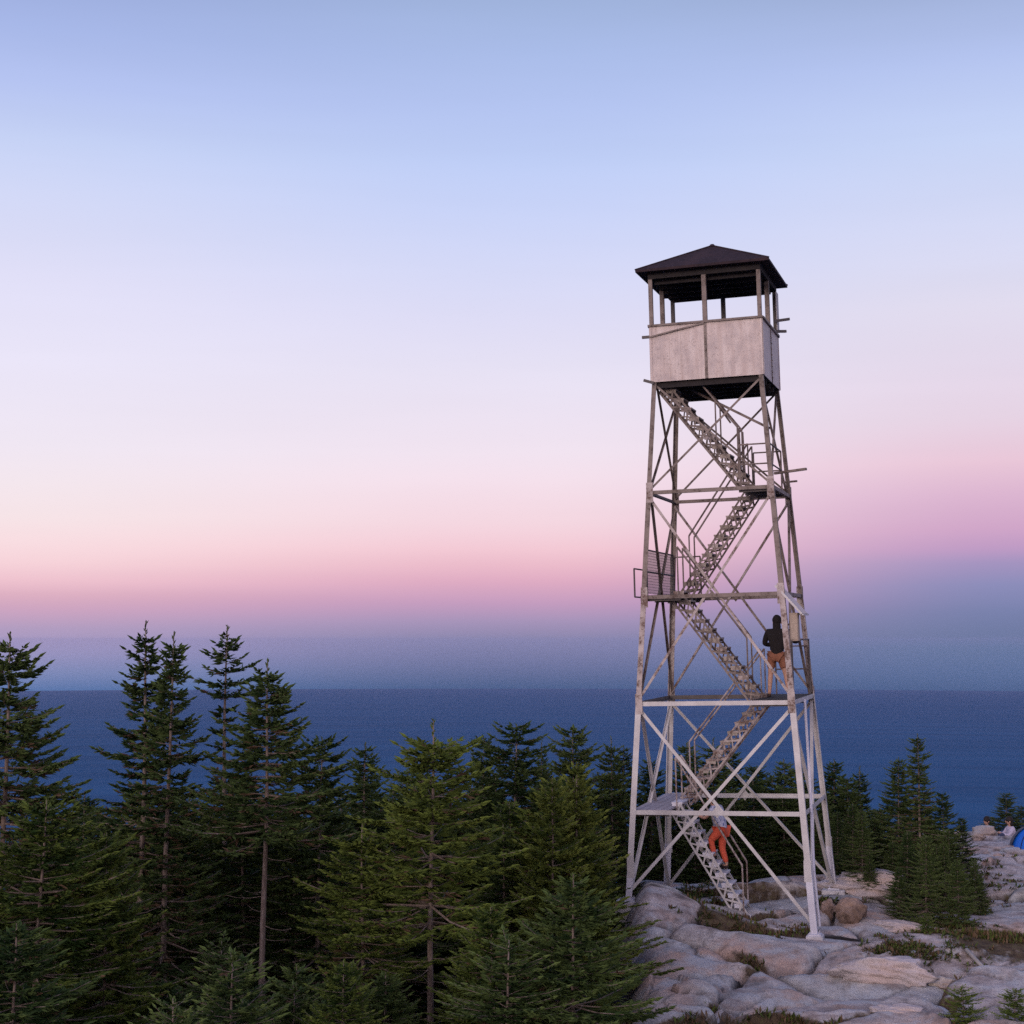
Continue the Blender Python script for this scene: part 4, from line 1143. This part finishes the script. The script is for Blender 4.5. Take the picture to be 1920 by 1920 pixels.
# three vertical gradients of the twilight arch (to the left, ahead, to the right), blended by azimuth
SKY_L = [(1320, (30, 95, 150)), (1290, (60, 112, 166)), (1260, (122, 141, 186)), (1222, (162, 155, 196)), (1205, (168, 155, 194)), (1180, (176, 157, 193)), (1145, (203, 164, 194)), (1120, (216, 172, 193)), (1095, (233, 190, 205)), (1060, (242, 208, 217)), (1020, (244, 218, 225)), (980, (242, 224, 230)), (920, (240, 227, 236)),
         (850, (236, 227, 241)), (700, (230, 225, 245)), (550, (222, 220, 245)), (400, (208, 214, 245)), (300, (195, 207, 243)), (200, (178, 192, 238)), (100, (164, 180, 229)), (0, (152, 168, 217)), (-250, (138, 158, 206)), (-700, (110, 130, 186))]
SKY_C = [(1320, (0, 66, 108)), (1290, (12, 76, 118)), (1250, (94, 108, 147)), (1200, (135, 134, 172)), (1165, (163, 147, 186)), (1130, (192, 154, 191)), (1090, (218, 168, 195)), (1060, (230, 183, 202)), (1030, (237, 196, 211)), (980, (239, 210, 223)), (900, (240, 220, 234)), (850, (237, 223, 238)),
         (700, (228, 222, 242)), (600, (219, 217, 243)), (500, (209, 213, 244)), (400, (198, 208, 245)), (300, (187, 202, 243)), (200, (176, 192, 237)), (100, (166, 184, 229)), (0, (156, 175, 217)), (-250, (138, 158, 206)), (-700, (110, 130, 186))]
SKY_R = [(1320, (0, 70, 112)), (1290, (16, 80, 122)), (1262, (58, 99, 140)), (1214, (86, 115, 152)), (1194, (106, 121, 161)), (1150, (113, 127, 172)), (1100, (130, 136, 185)), (1060, (156, 142, 191)), (1035, (183, 148, 195)), (1000, (200, 158, 198)), (940, (213, 174, 206)), (880, (227, 192, 213)), (800, (225, 206, 225)), (700, (223, 211, 231)),
         (600, (221, 215, 235)), (520, (215, 215, 240)), (400, (205, 212, 243)), (300, (195, 208, 243)), (150, (176, 191, 235)), (0, (152, 168, 208)), (-250, (138, 158, 206)), (-700, (110, 130, 186))]
E0, E1 = -.06, .62
fac = wm('DIVIDE', wm('SUBTRACT', sep.outputs[2], E0), E1 - E0, True)
def sky_ramp(stops):
    rp = N.new('ShaderNodeValToRGB'); els = rp.color_ramp.elements
    while len(els) > 1: els.remove(els[-1])
    for i, (py, c) in enumerate(stops):
        p = min(1, (ray(960, py).normalized().z - E0) / (E1 - E0))
        if i == 0: els[0].position, els[0].color = p, srgb(*c)
        else: els.new(p).color = srgb(*c)
    LK.new(fac, rp.inputs['Fac']); return rp.outputs['Color']
def mapr(v, a_, b_):
    x = N.new('ShaderNodeMapRange'); x.interpolation_type = 'SMOOTHSTEP'; x.inputs['From Min'].default_value = a_; x.inputs['From Max'].default_value = b_; LK.new(v, x.inputs['Value']); return x.outputs['Result']
def skymix(f, a_, b_):
    x = N.new('ShaderNodeMix'); x.data_type = 'RGBA'; LK.new(f, x.inputs[0]); LK.new(a_, x.inputs[6]); LK.new(b_, x.inputs[7]); return x.outputs[2]
sky_col = skymix(mapr(ta, .02, .31), skymix(mapr(ta, -.32, .0), sky_ramp(SKY_L), sky_ramp(SKY_C)), sky_ramp(SKY_R))
# sunset glow behind the camera, low and to the left
SUN_AZ, SUN_EL = math.radians(205), math.radians(9)
sd = Vector((math.sin(SUN_AZ) * math.cos(SUN_EL), math.cos(SUN_AZ) * math.cos(SUN_EL), math.sin(SUN_EL)))
vm = N.new('ShaderNodeVectorMath'); vm.operation = 'DOT_PRODUCT'; LK.new(tc.outputs['Generated'], vm.inputs[0]); vm.inputs[1].default_value = sd
glow = wm('POWER', wm('MAXIMUM', vm.outputs['Value'], 0.0), 2.5)
gm = N.new('ShaderNodeMix'); gm.data_type = 'RGBA'; gm.blend_type = 'ADD'; LK.new(glow, gm.inputs[0]); wn = N.new('ShaderNodeMapping'); wn.inputs['Scale'].default_value = (1.3, 1.3, 16.0); LK.new(tc.outputs['Generated'], wn.inputs['Vector'])
wz = N.new('ShaderNodeTexNoise'); wz.inputs['Scale'].default_value = 1.6; wz.inputs['Detail'].default_value = 5; wz.inputs['Distortion'].default_value = .4; LK.new(wn.outputs['Vector'], wz.inputs['Vector'])
vs = N.new('ShaderNodeVectorMath'); vs.operation = 'SCALE'; LK.new(sky_col, vs.inputs[0]); LK.new(wm('ADD', .955, wm('MULTIPLY', wz.outputs['Fac'], .09)), vs.inputs['Scale'])
LK.new(vs.outputs['Vector'], gm.inputs[6]); gm.inputs[7].default_value = (1.70, 1.27, 1.14, 1)
LK.new(gm.outputs[2], bg.inputs['Color']); bg.inputs['Strength'].default_value = 1.0
# the physical sky of a sun at the horizon, added faintly
ns = N.new('ShaderNodeTexSky'); ns.sky_type = 'NISHITA'; ns.sun_disc = False; ns.sun_elevation = SUN_EL * .2; ns.sun_rotation = SUN_AZ
bg2 = N.new('ShaderNodeBackground'); bg2.inputs['Strength'].default_value = .02; LK.new(ns.outputs['Color'], bg2.inputs['Color'])
ad = N.new('ShaderNodeAddShader'); LK.new(bg.outputs[0], ad.inputs[0]); LK.new(bg2.outputs[0], ad.inputs[1])
LK.new(ad.outputs[0], N['World Output'].inputs['Surface'])

sl = bpy.data.lights.new('sun', 'SUN'); sl.energy = .85; sl.angle = math.radians(14); sl.color = (1.0, .85, .79)
so = bpy.data.objects.new('sun', sl); COL.objects.link(so)
so.rotation_euler = (-sd).to_track_quat('-Z', 'Y').to_euler()

sc.view_settings.view_transform = 'Standard'; sc.view_settings.look = 'None'
sc.view_settings.exposure = 0.0; sc.view_settings.gamma = 1.0
sc.cycles.max_bounces = 6; sc.cycles.diffuse_bounces = 3; sc.cycles.glossy_bounces = 2; sc.cycles.transmission_bounces = 2; sc.cycles.volume_bounces = 0
sc.cycles.use_denoising = False
